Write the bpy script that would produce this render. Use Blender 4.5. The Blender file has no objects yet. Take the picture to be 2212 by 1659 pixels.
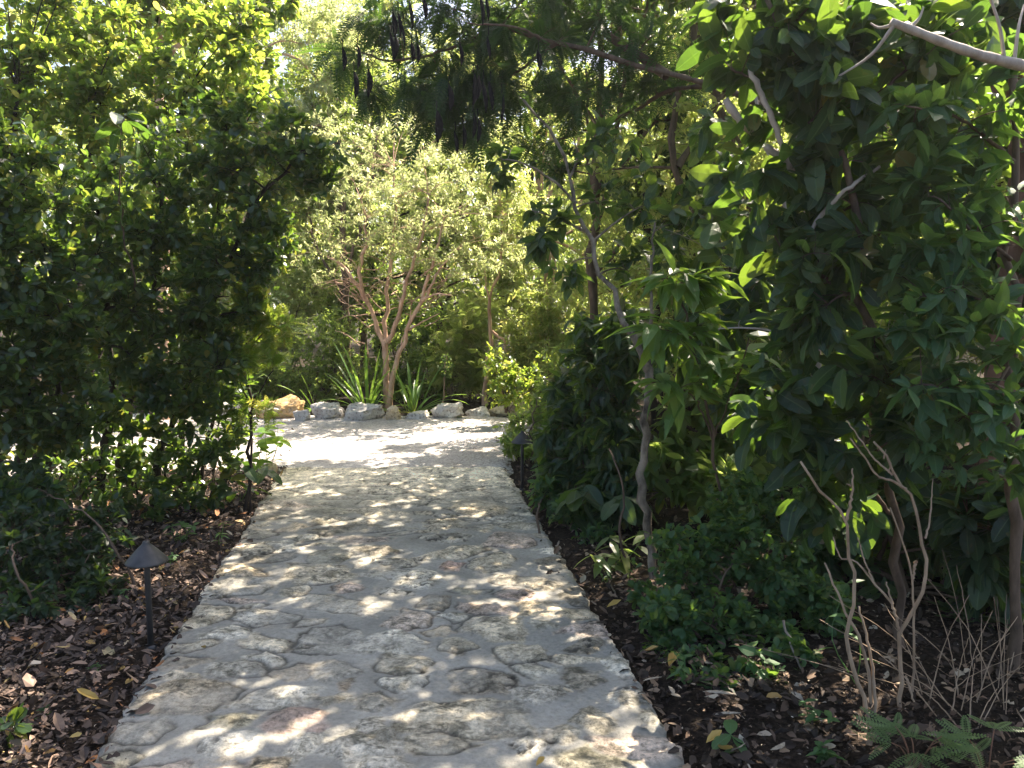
import bpy, bmesh, math, random
import numpy as np
from mathutils import Vector, noise as mnoise

# ------------------------------------------------------------------ camera, sky, sun, exposure
SC = bpy.context.scene
COL = SC.collection
CAM_H, PITCH, FPX = 1.5, math.radians(5.9), 1736.0      # photo measured on a 2212 x 1659 grid
cam_d = bpy.data.cameras.new('camera')
cam = bpy.data.objects.new('camera', cam_d)
COL.objects.link(cam)
cam.location = (0, 0, CAM_H)
cam.rotation_euler = (math.radians(90) - PITCH, 0, 0)
cam_d.sensor_width = 36
cam_d.lens = 36 * FPX / 2212
cam_d.clip_start = 0.05
cam_d.clip_end = 500
SC.camera = cam

SUN_EL, SUN_AZ = math.radians(52), math.radians(36)      # azimuth measured from +Y towards +X
world = bpy.data.worlds.new('World')
SC.world = world
world.use_nodes = True
wn = world.node_tree.nodes
sky = wn.new('ShaderNodeTexSky')
sky.sky_type = 'NISHITA'
sky.sun_disc = False
sky.sun_elevation = SUN_EL
sky.sun_rotation = SUN_AZ
sky.dust_density = 4.0
world.node_tree.links.new(sky.outputs[0], wn['Background'].inputs[0])
wn['Background'].inputs[1].default_value = 0.088
sun_d = bpy.data.lights.new('sun', 'SUN')
sun_d.energy = 5.0
sun_d.angle = math.radians(0.4)
sun_d.color = (1.0, 0.87, 0.71)
sun = bpy.data.objects.new('sun', sun_d)
COL.objects.link(sun)
SDIR = Vector((math.cos(SUN_EL) * math.sin(SUN_AZ), math.cos(SUN_EL) * math.cos(SUN_AZ), math.sin(SUN_EL)))
sun.rotation_euler = (-SDIR).to_track_quat('-Z', 'Y').to_euler()
sun.location = SDIR * 40
SC.view_settings.view_transform = 'Standard'
SC.view_settings.look = 'None'
SC.view_settings.gamma = 1
SC.view_settings.exposure = 2.1
SC.render.engine = 'CYCLES'
cy = SC.cycles
cy.max_bounces = 7
cy.diffuse_bounces = 4
cy.glossy_bounces = 2
cy.transmission_bounces = 5
cy.transparent_max_bounces = 4
cy.caustics_reflective = False
cy.caustics_refractive = False
cy.use_denoising = True
cy.sample_clamp_indirect = 6.0

GLARE_HAZE = 0.0009  # density of the volume added for veiling glare
R0 = np.random.default_rng(7)
random.seed(7)


# ------------------------------------------------------------------ where a pixel of the photo lies
def at(px, py, Y):
    x = (px - 1106) / FPX
    y = (829.5 - py) / FPX
    dy = math.cos(PITCH) + y * math.sin(PITCH)
    dz = -math.sin(PITCH) + y * math.cos(PITCH)
    t = Y / dy
    return np.array([x * t, Y, CAM_H + dz * t])


def gp(px, py, z=0.0):
    x = (px - 1106) / FPX
    y = (829.5 - py) / FPX
    dy = math.cos(PITCH) + y * math.sin(PITCH)
    dz = -math.sin(PITCH) + y * math.cos(PITCH)
    t = (z - CAM_H) / dz
    return np.array([x * t, dy * t, z])


def tr(*pts):
    return np.array([at(*p) for p in pts])


# ------------------------------------------------------------------ noise for shapes
def vnoise(x, y, seed=0):
    r = np.random.default_rng(seed).random((256, 256))
    xi, yi = np.floor(x).astype(int), np.floor(y).astype(int)
    fx, fy = x - xi, y - yi
    fx, fy = fx * fx * (3 - 2 * fx), fy * fy * (3 - 2 * fy)
    a, b = r[xi % 256, yi % 256], r[(xi + 1) % 256, yi % 256]
    c, d = r[xi % 256, (yi + 1) % 256], r[(xi + 1) % 256, (yi + 1) % 256]
    return (a * (1 - fx) + b * fx) * (1 - fy) + (c * (1 - fx) + d * fx) * fy


def fbm(x, y, seed=0, o=4):
    s, a, t = 0, 1.0, 0
    for k in range(o):
        s = s + a * vnoise(x * 2 ** k + 17 * k, y * 2 ** k + 5 * k, seed + k)
        t += a
        a *= .5
    return s / t


def sstep(a, b, x):
    t = np.clip((x - a) / (b - a), 0, 1)
    return t * t * (3 - 2 * t)


# ------------------------------------------------------------------ mesh builder
class MB:
    def __init__(self):
        self.V, self.L, self.S, self.A, self.U, self.n = [], [], [], [], [], 0

    def add(self, V, faces, rnd=0.5, u=0.0):
        """faces: list of (k x m) index arrays, each with m corners per face"""
        V = np.asarray(V, dtype=np.float32).reshape(-1, 3)
        for F in faces:
            F = np.asarray(F, dtype=np.int64)
            if F.size:
                self.L.append((F + self.n).ravel())
                self.S.append(np.full(len(F), F.shape[1], dtype=np.int64))
        self.V.append(V)
        self.A.append(np.broadcast_to(np.asarray(rnd, dtype=np.float32), (len(V),)))
        self.U.append(np.broadcast_to(np.asarray(u, dtype=np.float32), (len(V),)))
        self.n += len(V)

    def build(self, name, mat, parent=None, smooth=True):
        me = bpy.data.meshes.new(name)
        V = np.concatenate(self.V)
        L = np.concatenate(self.L).astype(np.int32)
        S = np.concatenate(self.S).astype(np.int32)
        org = np.zeros(3, dtype=np.float32)
        if parent is not None:
            org = np.array(parent.location, dtype=np.float32)
        V = V - org
        me.vertices.add(len(V))
        me.vertices.foreach_set('co', V.ravel())
        me.loops.add(len(L))
        me.loops.foreach_set('vertex_index', L)
        me.polygons.add(len(S))
        st = np.concatenate([[0], np.cumsum(S)[:-1]]).astype(np.int32)
        me.polygons.foreach_set('loop_start', st)
        me.polygons.foreach_set('loop_total', S)
        me.polygons.foreach_set('use_smooth', np.full(len(S), smooth))
        a = me.attributes.new('rnd', 'FLOAT', 'POINT')
        a.data.foreach_set('value', np.concatenate(self.A))
        a = me.attributes.new('across', 'FLOAT', 'POINT')
        a.data.foreach_set('value', np.concatenate(self.U))
        me.update(calc_edges=True)
        me.materials.append(mat)
        o = bpy.data.objects.new(name, me)
        COL.objects.link(o)
        if parent is not None:
            o.parent = parent
        return o


def tag(o, label=None, cat=None, group=None, kind=None):
    if label: o['label'] = label
    if cat: o['category'] = cat
    if group: o['group'] = group
    if kind: o['kind'] = kind
    return o


def empty(name, loc, label, cat, group=None):
    o = bpy.data.objects.new(name, None)
    o.empty_display_size = .1
    o.location = [float(v) for v in loc]
    COL.objects.link(o)
    return tag(o, label, cat, group)


def copy_tree(root, loc, rz, sc, label, group=None):
    r = root.copy()
    COL.objects.link(r)
    r.location = [float(v) for v in loc]
    r.rotation_euler = (0, 0, rz)
    r.scale = sc
    r['label'] = label
    if group: r['group'] = group
    for ch in [c for c in bpy.data.objects if c.parent == root]:
        c = ch.copy()
        COL.objects.link(c)
        c.parent = r
    return r


# ------------------------------------------------------------------ curves and tubes
def nrm(v):
    return v / np.maximum(np.linalg.norm(v, axis=-1, keepdims=True), 1e-9)


def smooth_line(P, n=16):
    P = np.asarray(P, float)
    if len(P) == 2:
        t = np.linspace(0, 1, n)[:, None]
        return P[0] * (1 - t) + P[1] * t
    Q = np.vstack([2 * P[0] - P[1], P, 2 * P[-1] - P[-2]])
    d = np.concatenate([[0], np.cumsum(np.linalg.norm(np.diff(P, axis=0), axis=1))])
    out = []
    for s in np.linspace(0, d[-1], n):
        i = min(np.searchsorted(d, s, side='right') - 1, len(P) - 2)
        t = (s - d[i]) / max(d[i + 1] - d[i], 1e-9)
        p0, p1, p2, p3 = Q[i], Q[i + 1], Q[i + 2], Q[i + 3]
        out.append(.5 * (2 * p1 + (p2 - p0) * t + (2 * p0 - 5 * p1 + 4 * p2 - p3) * t * t + (3 * p1 - p0 - 3 * p2 + p3) * t ** 3))
    return np.array(out)


def tubes(mb, P, R, sides=5, rnd=None, cap=False):
    """P (n, m, 3) paths, R (n, m) radii"""
    P = np.asarray(P, float)
    R = np.asarray(R, float)
    if P.ndim == 2:
        P, R = P[None], R[None]
    n, m, _ = P.shape
    T = nrm(np.gradient(P, axis=1))
    D = nrm(P[:, -1] - P[:, 0] + 1e-6)
    ref = np.zeros((n, 3))
    ref[np.arange(n), np.argmin(np.abs(D), axis=1)] = 1
    A = nrm(np.cross(T, ref[:, None, :]))
    B = np.cross(T, A)
    ph = np.linspace(0, 2 * np.pi, sides, endpoint=False)
    V = P[:, :, None, :] + R[:, :, None, None] * (A[:, :, None, :] * np.cos(ph)[None, None, :, None] + B[:, :, None, :] * np.sin(ph)[None, None, :, None])
    base = (np.arange(n) * m * sides)[:, None, None]
    i = np.arange(m - 1)[None, :, None] * sides
    k = np.arange(sides)[None, None, :]
    k2 = (k + 1) % sides
    F = np.stack([base + i + k, base + i + k2, base + i + sides + k2, base + i + sides + k], axis=-1).reshape(-1, 4)
    fs = [F]
    if cap:
        fs.append((base[:, 0] + (m - 1) * sides + np.arange(sides)[None]).reshape(n, sides))
    rr = .5 if rnd is None else np.repeat(np.asarray(rnd), m * sides)
    mb.add(V.reshape(-1, 3), fs, rr)


# ------------------------------------------------------------------ leaf templates: (along, across, up) + faces
def leaf_tpl(st, w, fold=.25, bend=.25, wave=0.0):
    """st: stations 0..1; w: half widths (first and last are points)"""
    V, U = [(st[0], 0, 0)], [0]
    rows = []
    for i in range(1, len(st) - 1):
        b = -bend * st[i] ** 2
        wv = wave * (1 if i % 2 else -1)
        rows.append(len(V))
        V += [(st[i], -w[i], fold * w[i] + b + wv), (st[i], 0, b), (st[i], w[i], fold * w[i] + b - wv)]
        U += [-1, 0, 1]
    V.append((st[-1], 0, -bend))
    U.append(0)
    tri, quad = [], []
    a = rows[0]
    tri += [(0, a + 1, a), (0, a + 2, a + 1)]
    for p, q in zip(rows, rows[1:]):
        quad += [(p, p + 1, q + 1, q), (p + 1, p + 2, q + 2, q + 1)]
    e = len(V) - 1
    a = rows[-1]
    tri += [(a, a + 1, e), (a + 1, a + 2, e)]
    return np.array(V, float), [np.array(tri), np.array(quad)] if quad else [np.array(tri)], np.array(U, float)


def frond_tpl(n, ln, wd, bend=.3, start=.12, taper=.55, sweep=.35):
    """feather leaf: midrib with n pairs of narrow leaflets"""
    V, Q, U = [], [], []
    for i in range(n):
        t = start + (1 - start) * i / (n - 1)
        l = ln * (math.sin(math.pi * (.15 + .8 * i / (n - 1))) ** taper)
        zb = -bend * t * t
        for s in (-1, 1):
            k = len(V)
            d = np.array([sweep, s, -.12])
            d = d / np.linalg.norm(d)
            o = np.array([1, 0, 0]) * wd
            p = np.array([t, 0, zb])
            V += [p, p + d * l * .5 - o * .5, p + d * l, p + d * l * .5 + o * .5]
            U += [0, 1, 1, 1]
            Q.append((k, k + 1, k + 2, k + 3) if s > 0 else (k, k + 3, k + 2, k + 1))
    tt = np.linspace(0, 1, 5)
    k = len(V)
    for t in tt:
        V += [np.array([t, -.008, -bend * t * t]), np.array([t, .008, -bend * t * t])]
        U += [0, 0]
    for i in range(4):
        Q.append((k + 2 * i, k + 2 * i + 1, k + 2 * i + 3, k + 2 * i + 2))
    return np.array(V, float), [np.array(Q)], np.array(U, float)


T_OBOV = leaf_tpl([0, .3, .62, .88, 1], [0, .17, .27, .2, 0], .18, .12)          # round ended
T_OBOV_S = leaf_tpl([0, .55, 1], [0, .26, 0], .2, .1)
T_BROAD = leaf_tpl([0, .12, .32, .55, .78, .93, 1], [0, .13, .23, .26, .21, .11, 0], .14, .3, .012)
T_OVAL = leaf_tpl([0, .2, .45, .72, 1], [0, .17, .24, .17, 0], .2, .25)
T_LANCE = leaf_tpl([0, .15, .38, .68, 1], [0, .08, .13, .09, 0], .25, .35)
T_LANCE_S = leaf_tpl([0, .45, 1], [0, .15, 0], .25, .2)
T_DIA = leaf_tpl([0, .5, 1], [0, .24, 0], .25, .15)
T_HEART = leaf_tpl([0, .08, .3, .6, .85, 1], [0, .3, .42, .34, .15, 0], .12, .2)
T_CURL = leaf_tpl([0, .25, .55, .82, 1], [0, .18, .24, .15, 0], .7, -.35, .03)
T_CHIP = (np.array([(0, -.1, 0), (.3, -.28, .1), (.8, -.2, -.05), (1, .1, .05), (.7, .33, .12), (.2, .22, -.02)], float), [np.array([(0, 1, 2, 3), (0, 3, 4, 5)])], np.zeros(6))
T_CRUMP = leaf_tpl([0, .18, .42, .6, .85, 1], [0, .2, .16, .3, .12, 0], .35, .3, .05)
T_FROND = frond_tpl(13, .2, .072, .3)
T_FROND_S = frond_tpl(8, .26, .12, .2)
T_FROND_W = frond_tpl(12, .17, .075, .12, sweep=.15)
T_PINN = frond_tpl(5, .42, .24, .3, start=.25, taper=.3, sweep=.45)


def leaves(mb, tpl, p, d, up, L, W=None, rnd=None, bendj=.15, rng=R0):
    T, F, U = tpl
    n, k = len(p), len(T)
    d = nrm(d)
    nn = nrm(up - (up * d).sum(1, keepdims=True) * d)
    s = np.cross(nn, d)
    L = np.broadcast_to(L, (n,))
    W = L if W is None else np.broadcast_to(W, (n,))
    bj = rng.normal(0, bendj, n)
    al = T[None, :, 0] * L[:, None]
    ac = T[None, :, 1] * W[:, None]
    h = T[None, :, 2] * L[:, None] - (bj * L)[:, None] * T[None, :, 0] ** 2
    V = p[:, None, :] + d[:, None, :] * al[..., None] + s[:, None, :] * ac[..., None] + nn[:, None, :] * h[..., None]
    off = (np.arange(n) * k)[:, None, None]
    FS = [(off + f[None]).reshape(-1, f.shape[1]) for f in F]
    rnd = rng.random(n) if rnd is None else rnd
    mb.add(V.reshape(-1, 3), FS, np.repeat(rnd, k), np.tile(U, n))


# ------------------------------------------------------------------ materials
def new_mat(name):
    m = bpy.data.materials.new(name)
    m.use_nodes = True
    nt = m.node_tree
    nt.nodes.clear()
    out = nt.nodes.new('ShaderNodeOutputMaterial')
    return m, nt, out


def N(nt, t, **kw):
    n = nt.nodes.new(t)
    for k, v in kw.items():
        if k.startswith('i_'):
            key = k[2:].replace('_', ' ')
            n.inputs[int(key) if key.isdigit() else key].default_value = v
        else:
            setattr(n, k, v)
    return n


def ramp(nt, cols, inp, interp='LINEAR'):
    r = nt.nodes.new('ShaderNodeValToRGB')
    r.color_ramp.interpolation = interp
    e = r.color_ramp.elements
    while len(e) < len(cols):
        e.new(.5)
    for el, (p, c) in zip(e, cols):
        el.position = p
        el.color = (*c, 1)
    nt.links.new(inp, r.inputs[0])
    return r.outputs[0]


def leaf_mat(name, cols, trans, tf=.42, rough=.38, spec=.5, rib=None):
    m, nt, out = new_mat(name)
    lk = nt.links.new
    at_ = N(nt, 'ShaderNodeAttribute', attribute_name='rnd')
    c = ramp(nt, cols, at_.outputs['Fac'])
    tcol = ramp(nt, trans, at_.outputs['Fac'])
    if rib:
        ac = N(nt, 'ShaderNodeAttribute', attribute_name='across')
        ab = N(nt, 'ShaderNodeMath', operation='ABSOLUTE')
        lk(ac.outputs['Fac'], ab.inputs[0])
        rr = N(nt, 'ShaderNodeMapRange', i_1=.03, i_2=.11, i_3=1.0, i_4=0.0)
        lk(ab.outputs[0], rr.inputs[0])
        mx = N(nt, 'ShaderNodeMix', data_type='RGBA')
        mx.inputs['B'].default_value = (*rib, 1)
        lk(rr.outputs[0], mx.inputs['Factor'])
        lk(c, mx.inputs['A'])
        c = mx.outputs['Result']
    if rib:
        tc = N(nt, 'ShaderNodeTexCoord')
        nz = N(nt, 'ShaderNodeTexNoise', i_Scale=42.0, i_Detail=4.0)
        lk(tc.outputs['Object'], nz.inputs['Vector'])
        sp = ramp(nt, [(.62, (0, 0, 0)), (.68, (.75, .75, .75))], nz.outputs[0])
        mb_ = N(nt, 'ShaderNodeMix', data_type='RGBA')
        mb_.inputs['B'].default_value = (.1, .075, .035, 1)
        lk(sp, mb_.inputs['Factor'])
        lk(c, mb_.inputs['A'])
        c = mb_.outputs['Result']
    pr = N(nt, 'ShaderNodeBsdfPrincipled', i_Roughness=rough)
    pr.inputs['Specular IOR Level'].default_value = spec
    lk(c, pr.inputs['Base Color'])
    tl = N(nt, 'ShaderNodeBsdfTranslucent')
    lk(tcol, tl.inputs['Color'])
    ms = N(nt, 'ShaderNodeMixShader', i_0=tf)
    lk(pr.outputs[0], ms.inputs[1])
    lk(tl.outputs[0], ms.inputs[2])
    lk(ms.outputs[0], out.inputs[0])
    return m


def bark_mat(name, c1, c2, scale=30, rough=.9, bump=.3, stretch=.25):
    m, nt, out = new_mat(name)
    lk = nt.links.new
    tc = N(nt, 'ShaderNodeTexCoord')
    mp = N(nt, 'ShaderNodeMapping')
    mp.inputs['Scale'].default_value = (1, 1, stretch)
    lk(tc.outputs['Object'], mp.inputs[0])
    n1 = N(nt, 'ShaderNodeTexNoise', i_Scale=scale, i_Detail=6.0, i_Roughness=.65)
    lk(mp.outputs[0], n1.inputs['Vector'])
    n2 = N(nt, 'ShaderNodeTexNoise', i_Scale=scale * .22, i_Detail=3.0)
    lk(tc.outputs['Object'], n2.inputs['Vector'])
    ad = N(nt, 'ShaderNodeMath', operation='MULTIPLY_ADD')
    lk(n2.outputs[0], ad.inputs[0])
    ad.inputs[1].default_value = .6
    lk(n1.outputs[0], ad.inputs[2])
    c = ramp(nt, [(.55, c1), (1.0, c2)], ad.outputs[0])
    pr = N(nt, 'ShaderNodeBsdfPrincipled', i_Roughness=rough)
    pr.inputs['Specular IOR Level'].default_value = .25
    lk(c, pr.inputs['Base Color'])
    b = N(nt, 'ShaderNodeBump', i_Strength=bump, i_Distance=.02)
    lk(n1.outputs[0], b.inputs['Height'])
    lk(b.outputs[0], pr.inputs['Normal'])
    lk(pr.outputs[0], out.inputs[0])
    return m


def rnd_mat(name, cols, rough=.8, spec=.2, trans=0):
    m, nt, out = new_mat(name)
    at_ = N(nt, 'ShaderNodeAttribute', attribute_name='rnd')
    c = ramp(nt, cols, at_.outputs['Fac'])
    pr = N(nt, 'ShaderNodeBsdfPrincipled', i_Roughness=rough)
    pr.inputs['Specular IOR Level'].default_value = spec
    nt.links.new(c, pr.inputs['Base Color'])
    nt.links.new(pr.outputs[0], out.inputs[0])
    return m


G = lambda *c: c
M = {}
M['round'] = leaf_mat('glossy_round_leaf', [(0, (.026, .052, .026)), (.6, (.045, .082, .036)), (.93, (.075, .11, .04)), (1, (.14, .13, .03))],
                      [(0, (.16, .30, .03)), (.8, (.30, .45, .05)), (1, (.5, .5, .06))], .42, .3, .55)
M['sunny'] = leaf_mat('yellow_green_leaf', [(0, (.04, .085, .02)), (.7, (.075, .13, .026)), (1, (.16, .16, .04))],
                      [(0, (.3, .48, .05)), (.7, (.48, .62, .07)), (1, (.65, .6, .12))], .48, .33, .5)
M['broad'] = leaf_mat('broad_leaf', [(0, (.018, .04, .026)), (.7, (.03, .065, .036)), (.95, (.05, .09, .036)), (.97, (.16, .13, .03)), (1, (.1, .06, .03))],
                      [(0, (.14, .28, .03)), (1, (.3, .44, .04))], .38, .45, .4, rib=(.11, .18, .07))
M['pointed'] = leaf_mat('pointed_leaf', [(0, (.035, .085, .042)), (1, (.06, .13, .06))],
                        [(0, (.2, .38, .05)), (1, (.35, .52, .06))], .38, .5, .35, rib=(.1, .18, .08))
M['lance'] = leaf_mat('lance_leaf', [(0, (.05, .12, .03)), (1, (.085, .17, .045))],
                      [(0, (.3, .5, .05)), (1, (.42, .6, .06))], .42, .45, .4, rib=(.12, .22, .08))
M['small'] = leaf_mat('small_herb_leaf', [(0, (.03, .075, .035)), (.85, (.055, .12, .05)), (1, (.12, .14, .04))],
                      [(0, (.2, .38, .05)), (1, (.35, .5, .05))], .4, .5, .35)
M['canopy'] = leaf_mat('shaded_canopy_leaf', [(0, (.018, .038, .016)), (.8, (.035, .065, .025)), (1, (.07, .08, .03))], [(0, (.1, .2, .02)), (.85, (.18, .3, .03)), (1, (.5, .6, .08))], .38, .4, .45)  # dark and barely translucent: shade among the crown's leaves put into the colour
M['dim'] = leaf_mat('shade_darkened_leaf', [(0, (.012, .028, .016)), (.9, (.026, .055, .028)), (1, (.07, .08, .03))], [(0, (.1, .2, .03)), (1, (.2, .32, .04))], .35, .45, .4)  # darker leaf copy, the shade around the low shrub put into its colour
M['feather'] = leaf_mat('shaded_feather_leaflet', [(0, (.012, .032, .016)), (1, (.026, .06, .025))],
                        [(0, (.1, .2, .03)), (1, (.18, .32, .04))], .36, .5, .35)  # leaflet colour darkened to carry the shade the fronds hang in
M['fernlight'] = leaf_mat('pale_feather_leaflet', [(0, (.07, .13, .05)), (1, (.12, .19, .08))],
                          [(0, (.3, .45, .08)), (1, (.42, .55, .1))], .4, .5, .35)
M['pale'] = leaf_mat('pale_grey_leaf', [(0, (.1, .13, .07)), (.6, (.17, .2, .1)), (.85, (.25, .27, .15)), (1, (.34, .28, .14))],
                     [(0, (.5, .64, .2)), (1, (.8, .8, .4))], .54, .28, .8)
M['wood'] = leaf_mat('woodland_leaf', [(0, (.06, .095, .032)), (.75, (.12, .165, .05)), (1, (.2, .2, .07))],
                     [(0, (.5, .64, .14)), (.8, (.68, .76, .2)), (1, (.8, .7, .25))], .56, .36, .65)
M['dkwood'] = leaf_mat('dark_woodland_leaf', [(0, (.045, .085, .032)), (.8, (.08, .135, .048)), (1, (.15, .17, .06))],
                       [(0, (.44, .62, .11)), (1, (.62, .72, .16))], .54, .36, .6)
M['strap'] = leaf_mat('strap_leaf', [(0, (.3, .22, .03)), (.18, (.16, .2, .03)), (.3, (.06, .14, .03)), (1, (.09, .2, .05))],
                      [(0, (.5, .4, .05)), (.3, (.3, .5, .06)), (1, (.4, .6, .08))], .4, .35, .5)
M['heart'] = leaf_mat('heart_leaf', [(0, (.09, .2, .03)), (1, (.13, .26, .05))], [(0, (.4, .6, .06)), (1, (.5, .68, .08))], .5, .5, .3)
M['seedling'] = leaf_mat('seedling_leaf', [(0, (.04, .1, .04)), (1, (.075, .16, .055))], [(0, (.25, .42, .05)), (1, (.35, .52, .06))], .4, .5, .35, rib=(.1, .2, .08))
M['b_dark'] = bark_mat('dark_bark', (.018, .014, .011), (.06, .045, .034))
M['b_brown'] = bark_mat('brown_bark', (.06, .042, .03), (.17, .12, .085))
M['b_pink'] = bark_mat('pinkish_bark', (.3, .18, .125), (.64, .44, .32), 22, .9, .35)
M['b_mottle'] = bark_mat('mottled_grey_bark', (.03, .024, .018), (.3, .25, .19), 26, .85, .35, .5)
M['b_pale'] = bark_mat('pale_bark', (.3, .25, .2), (.55, .48, .4), 28, .85, .25)
M['b_red'] = bark_mat('reddish_bark', (.1, .05, .03), (.22, .12, .075), 14, .8, .25)
M['twig'] = bark_mat('dry_twig', (.2, .14, .09), (.42, .31, .21), 40, .9, .2)
M['litter'] = rnd_mat('dry_leaf', [(0, (.03, .022, .018)), (.45, (.07, .05, .04)), (.7, (.15, .105, .08)), (.88, (.32, .22, .16)), (.94, (.33, .14, .05)), (.97, (.42, .3, .1)), (1, (.5, .43, .36))], .75, .3)
M['litter_dk'] = rnd_mat('dark_leaf_litter', [(0, (.02, .015, .012)), (.5, (.055, .04, .03)), (.8, (.14, .092, .062)), (.93, (.24, .17, .11)), (1, (.4, .35, .27))], .8, .25)
M['fallen'] = rnd_mat('fallen_leaf_surface', [(0, (.2, .08, .03)), (.3, (.32, .2, .06)), (.6, (.4, .28, .07)), (1, (.5, .44, .34))], .55, .4)
M['pod'] = bark_mat('seed_pod_skin', (.003, .0025, .002), (.012, .009, .007), 60, .8, .2, 1)
M['podpale'] = bark_mat('weathered_pod', (.12, .09, .06), (.5, .43, .33), 50, .8, .3, 1)


def metal_mat():
    m, nt, out = new_mat('black_powder_coat')
    tc = N(nt, 'ShaderNodeTexCoord')
    n1 = N(nt, 'ShaderNodeTexNoise', i_Scale=25.0, i_Detail=4.0)
    nt.links.new(tc.outputs['Object'], n1.inputs['Vector'])
    c = ramp(nt, [(.35, (.022, .023, .025)), (.75, (.05, .05, .052))], n1.outputs[0])
    pr = N(nt, 'ShaderNodeBsdfPrincipled', i_Roughness=.55)
    nt.links.new(c, pr.inputs['Base Color'])
    nt.links.new(pr.outputs[0], out.inputs[0])
    return m


M['metal'] = metal_mat()


def rock_mat(name, c1, c2, c3):
    m, nt, out = new_mat(name)
    lk = nt.links.new
    tc = N(nt, 'ShaderNodeTexCoord')
    n1 = N(nt, 'ShaderNodeTexNoise', i_Scale=5.0, i_Detail=8.0, i_Roughness=.7)
    n2 = N(nt, 'ShaderNodeTexNoise', i_Scale=32.0, i_Detail=5.0)
    for n in (n1, n2):
        lk(tc.outputs['Object'], n.inputs['Vector'])
    c = ramp(nt, [(.3, c1), (.52, c2), (.7, c3)], n1.outputs[0])
    pt = ramp(nt, [(.36, (.4, .37, .33)), (.47, (1, 1, 1))], n2.outputs[0])
    mx = N(nt, 'ShaderNodeMix', data_type='RGBA', blend_type='MULTIPLY')
    mx.inputs['Factor'].default_value = .8
    lk(c, mx.inputs['A'])
    lk(pt, mx.inputs['B'])
    pr = N(nt, 'ShaderNodeBsdfPrincipled', i_Roughness=.9)
    pr.inputs['Specular IOR Level'].default_value = .2
    lk(mx.outputs['Result'], pr.inputs['Base Color'])
    b = N(nt, 'ShaderNodeBump', i_Strength=.6, i_Distance=.02)
    lk(n2.outputs[0], b.inputs['Height'])
    lk(b.outputs[0], pr.inputs['Normal'])
    lk(pr.outputs[0], out.inputs[0])
    return m


M['r_white'] = rock_mat('white_limestone', (.42, .38, .33), (.62, .58, .52), (.74, .7, .63))
M['r_grey'] = rock_mat('grey_limestone', (.36, .34, .32), (.54, .51, .48), (.66, .63, .58))
M['r_orange'] = rock_mat('ochre_limestone', (.48, .27, .1), (.56, .38, .19), (.6, .52, .42))
M['r_cream'] = rock_mat('cream_limestone', (.52, .36, .18), (.66, .54, .37), (.74, .68, .56))


# ------------------------------------------------------------------ ground, gravel, path
def path_x(Y):
    return -1.38 - .147 * (Y - 2.63), .55 - .139 * (Y - 2.63)


def grid_mesh(name, X, Yg, Z, mat, attrs=None, skirt=None):
    h, w = X.shape
    me = bpy.data.meshes.new(name)
    V = np.stack([X, Yg, Z], -1).reshape(-1, 3)
    idx = np.arange(h * w).reshape(h, w)
    F = np.stack([idx[:-1, :-1], idx[:-1, 1:], idx[1:, 1:], idx[1:, :-1]], -1).reshape(-1, 4)
    if skirt is not None:
        ring = np.concatenate([idx[0, :], idx[1:, -1], idx[-1, -2::-1], idx[-2:0:-1, 0]])
        B = V[ring].copy()
        B[:, 2] = skirt
        b0 = len(V)
        V = np.vstack([V, B])
        k = len(ring)
        j = np.arange(k)
        F = np.vstack([F, np.stack([ring, b0 + j, b0 + (j + 1) % k, ring[(j + 1) % k]], -1)])
    me.vertices.add(len(V))
    me.vertices.foreach_set('co', V.astype(np.float32).ravel())
    me.loops.add(F.size)
    me.loops.foreach_set('vertex_index', F.astype(np.int32).ravel())
    me.polygons.add(len(F))
    me.polygons.foreach_set('loop_start', (np.arange(len(F)) * 4).astype(np.int32))
    me.polygons.foreach_set('loop_total', np.full(len(F), 4, np.int32))
    me.polygons.foreach_set('use_smooth', np.ones(len(F), bool))
    for k, (ty, A) in (attrs or {}).items():
        A = A.reshape(h * w, -1)
        if len(V) > h * w:
            A = np.vstack([A, A[ring]])
        a = me.attributes.new(k, ty, 'POINT')
        a.data.foreach_set('value' if ty == 'FLOAT' else 'color', A.astype(np.float32).ravel())
    me.update(calc_edges=True)
    me.materials.append(mat)
    o = bpy.data.objects.new(name, me)
    COL.objects.link(o)
    return o


def soil_mat():
    m, nt, out = new_mat('soil')
    lk = nt.links.new
    tc = N(nt, 'ShaderNodeTexCoord')
    n1 = N(nt, 'ShaderNodeTexNoise', i_Scale=1.3, i_Detail=6.0)
    n2 = N(nt, 'ShaderNodeTexNoise', i_Scale=45.0, i_Detail=6.0, i_Roughness=.7)
    for n in (n1, n2):
        lk(tc.outputs['Object'], n.inputs['Vector'])
    c1 = ramp(nt, [(.35, (.022, .016, .012)), (.65, (.06, .042, .03))], n1.outputs[0])
    c2 = ramp(nt, [(.4, (.3, .3, .3)), (.6, (1, 1, 1)), (.75, (2.2, 2, 1.8))], n2.outputs[0])
    mx = N(nt, 'ShaderNodeMix', data_type='RGBA', blend_type='MULTIPLY')
    mx.inputs['Factor'].default_value = 1
    lk(c1, mx.inputs['A'])
    lk(c2, mx.inputs['B'])
    pr = N(nt, 'ShaderNodeBsdfPrincipled', i_Roughness=.95)
    pr.inputs['Specular IOR Level'].default_value = .15
    lk(mx.outputs['Result'], pr.inputs['Base Color'])
    b = N(nt, 'ShaderNodeBump', i_Strength=.9, i_Distance=.03)
    lk(n2.outputs[0], b.inputs['Height'])
    lk(b.outputs[0], pr.inputs['Normal'])
    lk(pr.outputs[0], out.inputs[0])
    return m


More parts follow.
